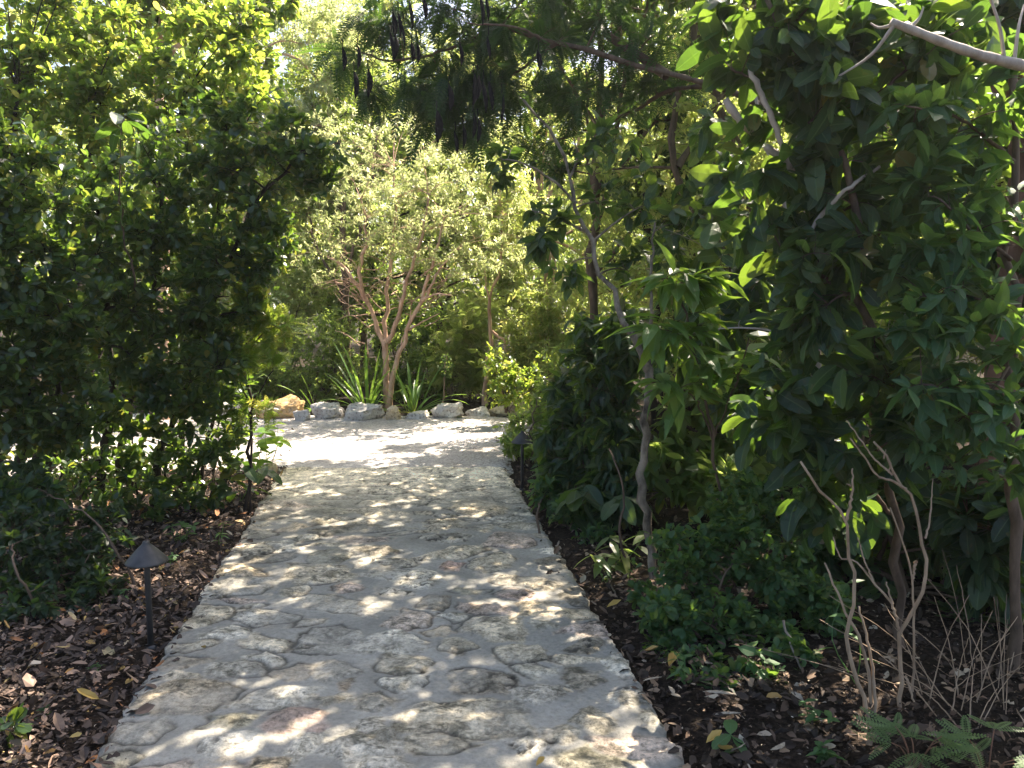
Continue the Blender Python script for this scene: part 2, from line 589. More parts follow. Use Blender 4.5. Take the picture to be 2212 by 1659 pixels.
def gravel_mat():
    m, nt, out = new_mat('crushed_white_gravel')
    lk = nt.links.new
    tc = N(nt, 'ShaderNodeTexCoord')
    v = N(nt, 'ShaderNodeTexVoronoi', i_Scale=75.0)
    n1 = N(nt, 'ShaderNodeTexNoise', i_Scale=1.1, i_Detail=5.0)
    n2 = N(nt, 'ShaderNodeTexNoise', i_Scale=28.0, i_Detail=4.0)
    for n in (v, n1, n2):
        lk(tc.outputs['Object'], n.inputs['Vector'])
    sep = N(nt, 'ShaderNodeSeparateColor')
    lk(v.outputs['Color'], sep.inputs[0])
    c1 = ramp(nt, [(0, (.34, .31, .29)), (.5, (.55, .52, .49)), (1, (.72, .69, .66))], sep.outputs[0])
    c2 = ramp(nt, [(.3, (.78, .75, .7)), (.6, (1, 1, 1))], n1.outputs[0])
    mx = N(nt, 'ShaderNodeMix', data_type='RGBA', blend_type='MULTIPLY')
    mx.inputs['Factor'].default_value = 1
    lk(c1, mx.inputs['A'])
    lk(c2, mx.inputs['B'])
    pr = N(nt, 'ShaderNodeBsdfPrincipled', i_Roughness=.9)
    pr.inputs['Specular IOR Level'].default_value = .2
    lk(mx.outputs['Result'], pr.inputs['Base Color'])
    b = N(nt, 'ShaderNodeBump', i_Strength=.8, i_Distance=.02, invert=True)
    lk(v.outputs['Distance'], b.inputs['Height'])
    lk(b.outputs[0], pr.inputs['Normal'])
    lk(pr.outputs[0], out.inputs[0])
    return m


def path_mat():
    m, nt, out = new_mat('flagstones_in_mortar')
    lk = nt.links.new
    tc = N(nt, 'ShaderNodeTexCoord')
    at1 = N(nt, 'ShaderNodeAttribute', attribute_name='tint')
    at2 = N(nt, 'ShaderNodeAttribute', attribute_name='stone')
    at3 = N(nt, 'ShaderNodeAttribute', attribute_name='pit')
    n1 = N(nt, 'ShaderNodeTexNoise', i_Scale=9.0, i_Detail=8.0, i_Roughness=.72)
    n2 = N(nt, 'ShaderNodeTexNoise', i_Scale=48.0, i_Detail=8.0, i_Roughness=.75)
    n3 = N(nt, 'ShaderNodeTexNoise', i_Scale=3.0, i_Detail=6.0)
    for n in (n1, n2, n3):
        lk(tc.outputs['Object'], n.inputs['Vector'])
    mott = ramp(nt, [(.38, (.42, .42, .39)), (.47, (.85, .84, .81)), (.53, (1.08, 1.07, 1.04)), (.62, (1.5, 1.47, 1.42))], n1.outputs[0])
    a = N(nt, 'ShaderNodeMix', data_type='RGBA', blend_type='MULTIPLY')
    a.inputs['Factor'].default_value = 1
    lk(at1.outputs['Color'], a.inputs['A'])
    lk(mott, a.inputs['B'])
    mort = ramp(nt, [(.38, (.27, .265, .235)), (.62, (.39, .38, .34))], n3.outputs[0])
    b = N(nt, 'ShaderNodeMix', data_type='RGBA')
    lk(at2.outputs['Fac'], b.inputs['Factor'])
    lk(mort, b.inputs['A'])
    lk(a.outputs['Result'], b.inputs['B'])
    fine = ramp(nt, [(.36, (.3, .3, .28)), (.46, (.82, .82, .8)), (.53, (1.03, 1.03, 1.02)), (.64, (1.4, 1.38, 1.35))], n2.outputs[0])
    c = N(nt, 'ShaderNodeMix', data_type='RGBA', blend_type='MULTIPLY')
    fm = N(nt, 'ShaderNodeMath', operation='MULTIPLY_ADD')
    lk(at2.outputs['Fac'], fm.inputs[0])
    fm.inputs[1].default_value = .6
    fm.inputs[2].default_value = .3
    lk(fm.outputs[0], c.inputs['Factor'])
    lk(b.outputs['Result'], c.inputs['A'])
    lk(fine, c.inputs['B'])
    # dark lichen blotches, stretched along the bedding of the stone
    mp = N(nt, 'ShaderNodeMapping')
    mp.inputs['Scale'].default_value = (1, 1.7, 1)
    lk(tc.outputs['Object'], mp.inputs[0])
    n4 = N(nt, 'ShaderNodeTexNoise', i_Scale=9.0, i_Detail=7.0, i_Roughness=.64, i_Distortion=.5)
    lk(mp.outputs[0], n4.inputs['Vector'])
    bl = ramp(nt, [(.5, (0, 0, 0)), (.55, (.45, .45, .45)), (.6, (.8, .8, .8)), (.7, (.97, .97, .97))], n4.outputs[0])
    n5 = N(nt, 'ShaderNodeTexNoise', i_Scale=38.0, i_Detail=6.0, i_Roughness=.7)
    lk(mp.outputs[0], n5.inputs['Vector'])
    grit = ramp(nt, [(.4, (.15, .15, .15)), (.56, (1, 1, 1))], n5.outputs[0])
    bg_ = N(nt, 'ShaderNodeMath', operation='MULTIPLY')
    lk(bl, bg_.inputs[0])
    lk(grit, bg_.inputs[1])
    bm_ = N(nt, 'ShaderNodeMath', operation='MULTIPLY')
    lk(bg_.outputs[0], bm_.inputs[0])
    lk(at2.outputs['Fac'], bm_.inputs[1])
    wr = N(nt, 'ShaderNodeAttribute', attribute_name='worn')
    iv = N(nt, 'ShaderNodeMath', operation='MULTIPLY_ADD')
    lk(wr.outputs['Fac'], iv.inputs[0])
    iv.inputs[1].default_value = -.75
    iv.inputs[2].default_value = 1.0
    bm2 = N(nt, 'ShaderNodeMath', operation='MULTIPLY')
    lk(bm_.outputs[0], bm2.inputs[0])
    lk(iv.outputs[0], bm2.inputs[1])
    e = N(nt, 'ShaderNodeMix', data_type='RGBA')
    e.inputs['B'].default_value = (.07, .07, .052, 1)
    lk(bm2.outputs[0], e.inputs['Factor'])
    lk(c.outputs['Result'], e.inputs['A'])
    c = e
    d = N(nt, 'ShaderNodeMix', data_type='RGBA')
    d.inputs['B'].default_value = (.035, .033, .028, 1)
    lk(at3.outputs['Fac'], d.inputs['Factor'])
    lk(c.outputs['Result'], d.inputs['A'])
    pr = N(nt, 'ShaderNodeBsdfPrincipled', i_Roughness=.85)
    pr.inputs['Specular IOR Level'].default_value = .25
    lk(d.outputs['Result'], pr.inputs['Base Color'])
    ad = N(nt, 'ShaderNodeMath', operation='MULTIPLY_ADD')
    lk(n1.outputs[0], ad.inputs[0])
    ad.inputs[1].default_value = 1.2
    lk(n2.outputs[0], ad.inputs[2])
    bp = N(nt, 'ShaderNodeBump', i_Strength=.8, i_Distance=.02)
    lk(ad.outputs[0], bp.inputs['Height'])
    lk(bp.outputs[0], pr.inputs['Normal'])
    lk(pr.outputs[0], out.inputs[0])
    return m


def build_ground():
    # one sheet to the horizon: fine near the path, coarse far away
    def axis(a, b, far):
        near = np.arange(a, b, .06)
        s = np.geomspace(.08, far, 26)
        return np.concatenate([a - s[::-1], near, b + s])
    xs, ys = axis(-6, 6, 200), axis(1, 12, 200)
    X, Y = np.meshgrid(xs, ys)
    Z = -.03 + .05 * (fbm(X * 1.1 + 40, Y * 1.1 + 40, 3) - .5) + .03 * (fbm(X * 6 + 40, Y * 6 + 40, 9) - .5)
    l, r = path_x(Y)
    ins = np.minimum(X - l, r - X)
    Z = np.where((Y < 8), Z - .05 * sstep(-.05, .15, ins), Z)
    side = sstep(.0, .12, -ins) * .8 + .4 * sstep(.1, .9, -ins)
    Z = Z + np.where(Y < 9, .04 * side, 0)
    gv = gravel_in(X, Y)
    Z = np.where(gv > 0, np.minimum(Z, -.03) - .03 * sstep(0, .4, gv), Z)
    o = grid_mesh('ground', X, Y, Z, soil_mat())
    tag(o, kind='structure')


GRAVEL = np.array([(-14, 5.9), (-4.2, 6.7), (-3.0, 7.0), (-2.3, 7.05), (-.04, 7.05), (.05, 8.0), (.35, 9.0), (.6, 10.1), (-.5, 10.45), (-2.5, 10.5), (-4.5, 10.6), (-8, 10.9), (-14, 11.5)])


def gravel_in(X, Y):
    """signed distance inside the gravel outline"""
    P = GRAVEL
    d = np.full(X.shape, 1e9)
    ins = np.zeros(X.shape, bool)
    for i in range(len(P)):
        a, b = P[i], P[(i + 1) % len(P)]
        e = b - a
        t = np.clip(((X - a[0]) * e[0] + (Y - a[1]) * e[1]) / (e @ e), 0, 1)
        d = np.minimum(d, np.hypot(X - a[0] - t * e[0], Y - a[1] - t * e[1]))
        c = (a[1] > Y) != (b[1] > Y)
        with np.errstate(divide='ignore', invalid='ignore'):
            ins ^= c & (X < (b[0] - a[0]) * (Y - a[1]) / (b[1] - a[1] + 1e-12) + a[0])
    return np.where(ins, d, -d)


def build_gravel():
    xs, ys = np.arange(-14, 1.2, .035), np.arange(5.8, 11.6, .035)
    X, Y = np.meshgrid(xs, ys)
    edge = gravel_in(X, Y) + .12 * (fbm(X * 3 + 50, Y * 3, 21) - .5)
    Z = np.where(edge > -.1, -.012 + .03 * sstep(-.1, .1, edge) - .012 + .012 * fbm(X * 5 + 50, Y * 5, 4), -.12)
    o = grid_mesh('gravel', X, Y, Z, gravel_mat())
    tag(o, kind='structure')


def build_path():
    # stones traced from the photo: display px centre, half width, half height, colour
    PK, GR, BE, DK, WH, CR, OL = (.42, .29, .26), (.34, .335, .32), (.38, .35, .29), (.2, .185, .16), (.5, .49, .46), (.55, .45, .32), (.27, .26, .2)
    S = [(629, 1563, 84, 39, PK), (590, 1500, 105, 30, WH), (1002, 1545, 150, 46, BE), (1037, 1465, 84, 28, DK), (724, 1373, 70, 39, GR), (879, 1335, 56, 28, (.4, .34, .31)),
         (843, 1387, 74, 25, WH), (868, 1430, 75, 25, BE), (1125, 1405, 75, 25, BE), (1153, 1313, 60, 18, CR), (393, 1502, 100, 44, (.37, .32, .25)), (580, 1419, 45, 16, WH),
         (530, 1440, 60, 22, GR), (730, 1450, 60, 25, GR), (629, 1447, 60, 20, (.33, .28, .22)), (755, 1475, 26, 16, (.28, .23, .18)), (882, 1472, 50, 22, WH), (977, 1391, 47, 22, BE),
         (660, 1605, 40, 40, WH), (784, 1598, 75, 48, GR), (500, 1605, 62, 36, WH), (600, 1652, 45, 22, CR), (500, 1652, 50, 14, CR), (820, 1648, 95, 25, GR), (1390, 1609, 100, 24, (.42, .34, .3)),
         (1290, 1646, 95, 20, OL), (1296, 1552, 55, 28, BE), (1250, 1459, 50, 24, DK), (1263, 1389, 48, 20, DK), (1343, 1439, 60, 26, WH), (1356, 1506, 56, 20, GR), (1196, 1216, 45, 14, DK),
         (1065, 1215, 56, 20, BE), (1100, 1166, 75, 22, (.42, .34, .31)), (942, 1296, 42, 20, DK), (980, 1222, 30, 14, PK), (1114, 1282, 55, 14, (.42, .32, .29)), (632, 1182, 32, 11, WH),
         (573, 1204, 75, 13, DK), (319, 1576, 65, 30, GR), (252, 1637, 55, 24, OL), (403, 1425, 58, 17, (.33, .28, .21)), (497, 1365, 60, 14, WH), (1100, 1530, 40, 18, GR), (1180, 1490, 60, 25, GR),
         (960, 1605, 70, 25, BE), (1130, 1610, 60, 26, GR), (1215, 1590, 45, 22, BE)]
    rng = np.random.default_rng(11)
    st = []
    for px, py, hw, hh, c in S:
        g = gp(px, py, .03)
        a = hw / FPX * np.hypot(g[1], .9)
        gb, gt = gp(px, py + hh, .03), gp(px, py - hh, .03)
        b = (gt[1] - gb[1]) / 2
        st.append((g[0], g[1], a, b, rng.uniform(-.12, .12), c))
    pal = [BE, GR, WH, (.4, .37, .31), (.44, .4, .33), (.36, .35, .31), OL, DK, (.42, .34, .31), CR, (.46, .42, .35), (.43, .4, .35)]
    for k in range(9000):
        Y = rng.uniform(.9, 7.6)
        l, r = path_x(Y)
        x = rng.uniform(l, r)
        sc = 1.1 if k < 4000 else (.7 if k < 6500 else .45)
        a, b = rng.uniform(.13, .3) * sc, rng.uniform(.08, .18) * sc
        ok = True
        for s in st:
            if ((x - s[0]) / (a + s[2])) ** 2 + ((Y - s[1]) / (b + s[3])) ** 2 < .8:
                ok = False
                break
        if ok:
            st.append((x, Y, a, b, rng.uniform(-.5, .5), pal[rng.integers(len(pal))]))
    us, vs = np.linspace(-1.04, 1.04, 298), np.arange(.8, 7.05, .0072)
    Ug, Y = np.meshgrid(us, vs)
    l, r = path_x(Y)
    el = .018 * (fbm(Y * 4 + 10, Y * 0 + 3, 31) - .5) * 2 + .034 * (vnoise(Y * 15, Y * 0 + .5, 32) - .5) + .016 * (vnoise(Y * 44, Y * 0 + .5, 36) - .5)
    er = .018 * (fbm(Y * 4 + 90, Y * 0 + 3, 33) - .5) * 2 + .034 * (vnoise(Y * 15, Y * 0 + .5, 34) - .5) + .016 * (vnoise(Y * 44, Y * 0 + .5, 37) - .5)
    l, r = l + el, r + er
    Y = Y + .25 * (fbm(Ug * 2 + 30, Ug * 0 + 5, 35) - .5) * sstep(6.6, 7.2, Y)
    X = (l + r) / 2 + Ug / 1.04 * (r - l) / 2
    # warp for ragged stone outlines
    WX = X + .13 * (fbm(X * 4 + 60, Y * 4 + 60, 41) - .5) + .05 * (fbm(X * 13 + 60, Y * 13, 42) - .5)
    WY = Y + .10 * (fbm(X * 4 + 90, Y * 4 + 10, 43) - .5) + .04 * (fbm(X * 13 + 60, Y * 13 + 70, 44) - .5)
    d1, d2 = np.full(X.shape, 9.), np.full(X.shape, 9.)
    C = np.zeros(X.shape + (3,))
    for sx, sy, a, b, ro, c in st:
        r0 = max(0, int((sy - 2 * max(a, b) - .8) / .0072))
        r1 = min(len(vs), int((sy + 2 * max(a, b) - .8) / .0072))
        if r1 <= r0: continue
        dx, dy = WX[r0:r1] - sx, WY[r0:r1] - sy
        u, v = dx * math.cos(ro) + dy * math.sin(ro), -dx * math.sin(ro) + dy * math.cos(ro)
        prs = np.random.default_rng(int(abs(sx * 991 + sy * 7919) * 100))
        th = np.linspace(0, 2 * np.pi, 7)[:6] + prs.uniform(-.4, .4, 6)
        d = sum(np.exp(26 * ((u / a * math.cos(q) + v / b * math.sin(q)) / w - 1)) for q, w in zip(th, prs.uniform(.68, 1.02, 6)))
        d = 1 + np.log(d + 1e-9) / 26
        e = (d - 1) * min(a, b)          # metres from the stone's rim
        D1, D2 = d1[r0:r1], d2[r0:r1]
        near = e < D1
        D2[:] = np.where(near, D1, np.minimum(D2, e))
        D1[:] = np.where(near, e, D1)
        C[r0:r1][near] = c
    depth = np.minimum(-d1, (d2 - d1) * .5 - .006)
    rag = .05 * (fbm(X * 22 + 60, Y * 22, 45) - .5) + .05 * (fbm(X * 5 + 33, Y * 5 + 8, 55) - .5)
    stone = sstep(-.022, .012, depth + rag) * (.45 + .55 * sstep(.34, .56, fbm(X * 4 + 9, Y * 4 + 77, 56)))
    rough = fbm(X * 16 + 60, Y * 16 + 30, 46, 5)
    pits = fbm(X * 34 + 60, Y * 34 + 30, 47, 3)
    dark = 1 - C.mean(-1)
    Z = .012 + .010 * stone * (.4 + .6 * sstep(0, .05, depth)) + .014 * stone * (rough - .5) * 2 * sstep(0, .03, depth + .01) + .004 * (fbm(X * 7 + 60, Y * 7, 48) - .5)
    crev = np.exp(-((depth + .003) / .0075) ** 2) * sstep(.44, .6, fbm(X * 5 + 60, Y * 5 + 5, 49))  # rim crevices, sunk and also coloured dark for the shadow in them
    pit = np.clip(sstep(.6, .7, pits) * stone * sstep(.42, .6, fbm(X * 3.5 + 20, Y * 3.5 + 9, 50)) * .8 + crev * .75, 0, 1)
    Z = Z - .008 * pit + .012
    ed = np.minimum(1.04 - np.abs(Ug), 1)
    Z = Z - .012 * (1 - sstep(0, .03, ed))
    C = C * .72 + C.mean(-1, keepdims=True) * .28
    tint = C * (.82 + .36 * fbm(X * 6 + 60, Y * 6, 51)[..., None])
    worn = np.clip(sstep(4.9, 6.9, Y) + .5 * (fbm(X * 2.5 + 60, Y * 2.5 + 60, 57) - .5) * sstep(4.9, 5.6, Y), 0, 1)[..., None]                # gravel dust trodden over the far end of the path
    tint = tint * (1 - .85 * worn) + np.array([.66, .62, .56]) * .85 * worn
    stone = np.maximum(stone, worn[..., 0])
    tint = tint * np.array([1.45, 1.39, 1.24])
    tint = np.concatenate([tint, np.ones(X.shape + (1,))], -1)
    o = grid_mesh('path', X, Y, Z, path_mat(), {'tint': ('FLOAT_COLOR', tint), 'stone': ('FLOAT', stone), 'pit': ('FLOAT', pit), 'worn': ('FLOAT', worn[..., 0])}, skirt=-.1)
    tag(o, kind='structure')


def gz(x, y):
    return 0.0


build_ground()
build_gravel()
build_path()


# ------------------------------------------------------------------ boulders round the clearing
def boulder(px0, px1, py0, py1, Y, mat, label, seed, flat=.0, depth=None):
    rng = np.random.default_rng(seed)
    c0 = at((px0 + px1) / 2, py1, Y)
    w = (px1 - px0) / FPX * Y
    h = (py1 - py0) / FPX * Y
    d = depth or w * rng.uniform(.55, .8)
    bm = bmesh.new()
    bmesh.ops.create_icosphere(bm, subdivisions=5, radius=1)
    planes = []
    for k in range(16):
        n = nrm(rng.normal(size=3) * [1, 1, .8])
        planes.append((Vector(n), rng.uniform(.6, .93)))
    planes.append((Vector(nrm(np.array([rng.normal(0, .12), -.2 + rng.normal(0, .1), 1]))), .62 - flat * .15))
    off = Vector(rng.uniform(-50, 50, 3))
    for v in bm.verts:
        p = v.co * 1.0
        p = Vector([math.copysign(abs(t) ** .88, t) for t in p])
        for n, dd in planes:
            e = p.dot(n) - dd
            if e > 0:
                p -= n * e * .92
        p *= 1 + .2 * mnoise.fractal(p * 1.4 + off, 1, 2, 4) + .07 * mnoise.fractal(p * 5 + off, .8, 2, 5)
        v.co = p
    co = np.array([v.co for v in bm.verts])
    lo, hi = co.min(0), co.max(0)
    zb = lo[2] + .28 * (hi[2] - lo[2])      # sunk a little into the ground
    for v in bm.verts:
        v.co.x = ((v.co.x - lo[0]) / (hi[0] - lo[0]) - .5) * w
        v.co.y = ((v.co.y - lo[1]) / (hi[1] - lo[1]) - .5) * d
        v.co.z = (v.co.z - zb) / (hi[2] - zb) * h
    me = bpy.data.meshes.new('boulder')
    bm.to_mesh(me)
    bm.free()
    for p in me.polygons: p.use_smooth = True
    me.materials.append(M[mat])
    o = bpy.data.objects.new('boulder', me)
    COL.objects.link(o)
    o.location = (c0[0], Y + d * .2, max(c0[2], -.02))
    tag(o, label, 'rock', 'boulders edging the gravel clearing')


boulder(470, 548, 866, 908, 10.35, 'r_white', 'pale low boulder partly hidden by the thin dark sapling, left end of the row', 1)
boulder(546, 655, 862, 914, 10.2, 'r_orange', 'big ochre orange boulder, the tallest and warmest coloured of the row', 2, depth=.5)
boulder(632, 669, 887, 916, 9.95, 'r_grey', 'small grey white wedge of rock leaning on the orange boulder', 3)
boulder(667, 741, 876, 916, 10.15, 'r_grey', 'grey flat topped boulder below the left strap leaved clump', 4, .5)
boulder(736, 830, 880, 918, 10.05, 'r_grey', 'widest long grey slab in the middle of the boulder row', 5, .7)
boulder(832, 866, 878, 914, 10.05, 'r_cream', 'narrow upright cream stone standing below the bare stemmed tree', 6)
boulder(874, 928, 892, 913, 10.15, 'r_white', 'low pale stone between the upright cream stone and the blocky white boulder', 7, .8)
boulder(928, 1003, 873, 911, 10.2, 'r_white', 'blocky white boulder right of the strap leaved clumps', 8, .2)
boulder(1004, 1060, 884, 907, 10.4, 'r_white', 'flat pale stone just right of the blocky white boulder', 9, .8)
boulder(1052, 1098, 882, 904, 10.55, 'r_cream', 'flat tan stone half lost behind the yellow green bush', 10, .8)
boulder(1096, 1150, 868, 894, 10.75, 'r_cream', 'tan slab under the right shrubs at the far end of the row', 12, .6)
boulder(1085, 1112, 912, 950, 8.9, 'r_white', 'white stone on the right gravel edge beside the shrubs', 13)
boulder(560, 600, 1016, 1046, 6.85, 'r_cream', 'mossy cream stone under the heart leaved plant by the left path edge', 14)


# ------------------------------------------------------------------ path lights
def path_light(p, label):
    root = empty('path_light', p, label, 'lamp', 'black path lights')
    x, y, z = p

    def lathe(name, prof, seg=40):
        mb = MB()
        ph = np.linspace(0, 2 * np.pi, seg, endpoint=False)
        V = np.array([[x + r * math.cos(a), y + r * math.sin(a), z + h] for r, h in prof for a in ph])
        i = np.arange(len(prof) - 1)[:, None] * seg
        k = np.arange(seg)[None]
        F = np.stack([i + k, i + (k + 1) % seg, i + seg + (k + 1) % seg, i + seg + k], -1).reshape(-1, 4)
        mb.add(V, [F])
        return mb.build(name, M['metal'], root)
    lathe('post', [(.0005, -.1), (.0125, -.1), (.0125, .385), (.0125, .40), (.0005, .40)])
    lathe('shade', [(.003, .474), (.012, .473), (.0145, .468), (.016, .462), (.03, .45), (.06, .418), (.084, .391), (.0865, .386), (.086, .381), (.083, .382), (.06, .409), (.03, .440), (.003, .447)])
    lathe('socket', [(.0005, .4005), (.02, .4005), (.021, .405), (.021, .43), (.0005, .43)], 24)
    lathe('ground_collar', [(.013, .012), (.024, .010), (.026, -.01), (.013, -.04)], 24)


path_light(gp(326, 1398), 'black metal path light with cone shade on the litter beside the left path edge')
path_light(gp(1128, 1058), 'black cone shaded path light half hidden by leaves at the right path edge')


# ------------------------------------------------------------------ plants
def rand_dir(rng, n):
    return nrm(rng.normal(size=(n, 3)))


def plant(name, label, cat, base, limbs, blobs, leaf, bark, leafmat, group=None, seed=1, sec=7, twig_leaf=14, leaf_len=.06, leaf_w=1.0,
          twig_span=.42, twig_r=.003, droop=.25, upness=1.0, stem_name='trunk', leaf_name='crown', sides=7, shell=.55, out=.8, rnd=(0, 1), twig_sides=3,
          taper_twigs=.4, flatdir=1.0, var=.24, sec_r=.008, gather=False, dens=1.0, grow=1.0, flat=1.0):
    """limbs: list of (points, r0, r1). blobs: list of (centre, radii(3), twigs)."""
    rng = np.random.default_rng(seed)
    blobs = [(c, np.asarray(r) * [grow, grow * flat, grow], max(2, int(n * dens))) for c, r, n in blobs]
    base = np.asarray(base, float)
    root = empty(name, base, label, cat, group)
    wb, lb = MB(), MB()
    SK, SR = [], []
    for pts, r0, r1 in limbs:
        L = smooth_line(pts, 18)
        ln = np.linalg.norm(np.diff(L, axis=0), axis=1).sum()
        L[1:-1] += rng.normal(0, .0075 * min(ln, 2), (16, 3)) * [1, 1, .3]
        rr = np.linspace(r0, r1, 18) * (1 + .09 * rng.normal(size=18))
        rr[0] *= 1.25
        tubes(wb, L, rr, sides, cap=True)
        SK.append(L)
        SR.append(rr)
    SK, SR = np.vstack(SK), np.concatenate(SR)
    low = SK[:, 2] < SK[:, 2].min() + .12 * max(np.ptp(SK[:, 2]), .01)

    def attach(T, extra):
        D = np.linalg.norm(T[:, None] - SK[None], axis=2) + extra * np.maximum(0, SK[None, :, 2] - T[:, None, 2]) + .3 * low[None]
        return np.argmin(D, axis=1)

    def in_blob(c, r, n, sh):
        d = rand_dir(rng, n) * (rng.random(n) ** (1 / 3) * (1 - sh) + sh * rng.random(n) ** .3)[:, None] * np.where(rng.random(n) < .13, rng.uniform(1.1, 1.5, n), 1)[:, None]
        return c + d * np.asarray(r)
    if sec:
        T = np.vstack([in_blob(np.asarray(c), r, max(2, int(sec * (n / 40) ** .4)), .1) for c, r, n in blobs])
        for wave in range(2):
            sub = T[wave::2]
            j = attach(sub, .7)
            S = SK[j]
            r0 = np.minimum(SR[j] * .55, sec_r + .012 * np.linalg.norm(sub - S, axis=1))
            t = np.linspace(0, 1, 8)[None, :, None]
            mid = (S + sub) / 2 + np.array([0, 0, 1]) * np.linalg.norm(sub - S, axis=1)[:, None] * .12 + rng.normal(0, .05, S.shape) * np.linalg.norm(sub - S, axis=1)[:, None]
            P = S[:, None] * (1 - t) ** 2 + 2 * mid[:, None] * t * (1 - t) + sub[:, None] * t * t
            Rr = r0[:, None] * np.linspace(1, .3, 8)[None]
            tubes(wb, P, Rr, 5)
            SK = np.vstack([SK, P[:, 2:].reshape(-1, 3)])
            SR = np.concatenate([SR, Rr[:, 2:].ravel()])
            low = np.concatenate([low, np.zeros(P[:, 2:].shape[0] * 6, bool)])
    T = np.vstack([in_blob(np.asarray(c), r, n, shell) for c, r, n in blobs])
    j = attach(T, .6)
    S = SK[j]
    D = np.linalg.norm(T - S, axis=1)
    n = len(T)
    t = np.linspace(0, 1, 7)[None, :, None]
    mid = (S + T) / 2 + (np.array([0, 0, .18]) + rng.normal(0, .09, (n, 3))) * D[:, None]
    P = S[:, None] * (1 - t) ** 2 + 2 * mid[:, None] * t * (1 - t) + T[:, None] * t * t
    tubes(wb, P, np.minimum(twig_r * (1 + D), SR[j] * .8)[:, None] * np.linspace(1, taper_twigs, 7)[None], twig_sides)
    # leaves along the outer span of each twig
    m = twig_leaf
    span = np.clip(twig_span / np.maximum(D, .05), .15, .9)
    if gather:
        tt = 1 - span[:, None] * (rng.random((n, m)) ** 1.8)
    else:
        tt = 1 - span[:, None] * (np.arange(m)[None] + rng.random((n, m)) * .7) / m
    tt3 = tt[..., None]
    LP = S[:, None] * (1 - tt3) ** 2 + 2 * mid[:, None] * tt3 * (1 - tt3) + T[:, None] * tt3 ** 2
    TD = nrm(2 * (1 - tt3) * (mid - S)[:, None] + 2 * tt3 * (T - mid)[:, None])
    LP, TD = LP.reshape(-1, 3), TD.reshape(-1, 3)
    k = len(LP)
    rad = rand_dir(rng, k)
    rad = nrm(rad - (rad * TD).sum(1, keepdims=True) * TD)
    LD = nrm((TD * .55 + rad * out + np.array([0, 0, -droop]) + rng.normal(0, .15, (k, 3))) * [1, 1, flatdir])
    up = np.array([0, 0, upness]) + rng.normal(0, .45, (k, 3))
    Ls = leaf_len * np.clip(rng.normal(.95, var, k), .35, 1.6)
    leaves(lb, leaf, LP, LD, up, Ls, Ls * leaf_w, rnd=rnd[0] + (rnd[1] - rnd[0]) * rng.random(k), bendj=.32 if len(leaf[0]) > 12 else .15, rng=rng)
    wb.build(stem_name, M[bark], root)
    lb.build(leaf_name, M[leafmat], root, smooth=False)
    return root


def B(px, py, Y, rx, ry, n, rY=None):
    """crown lobe: centre px, half sizes in px, twigs, half depth in m"""
    c = at(px, py, Y)
    a, b = rx / FPX * Y, ry / FPX * Y
    return (c, (a, rY if rY else (a + b) / 2, b), n)


# ================================================================== the clearing beyond the gravel
def limb(*pts, r=(.05, .02)):
    return (tr(*pts), r[0], r[1])


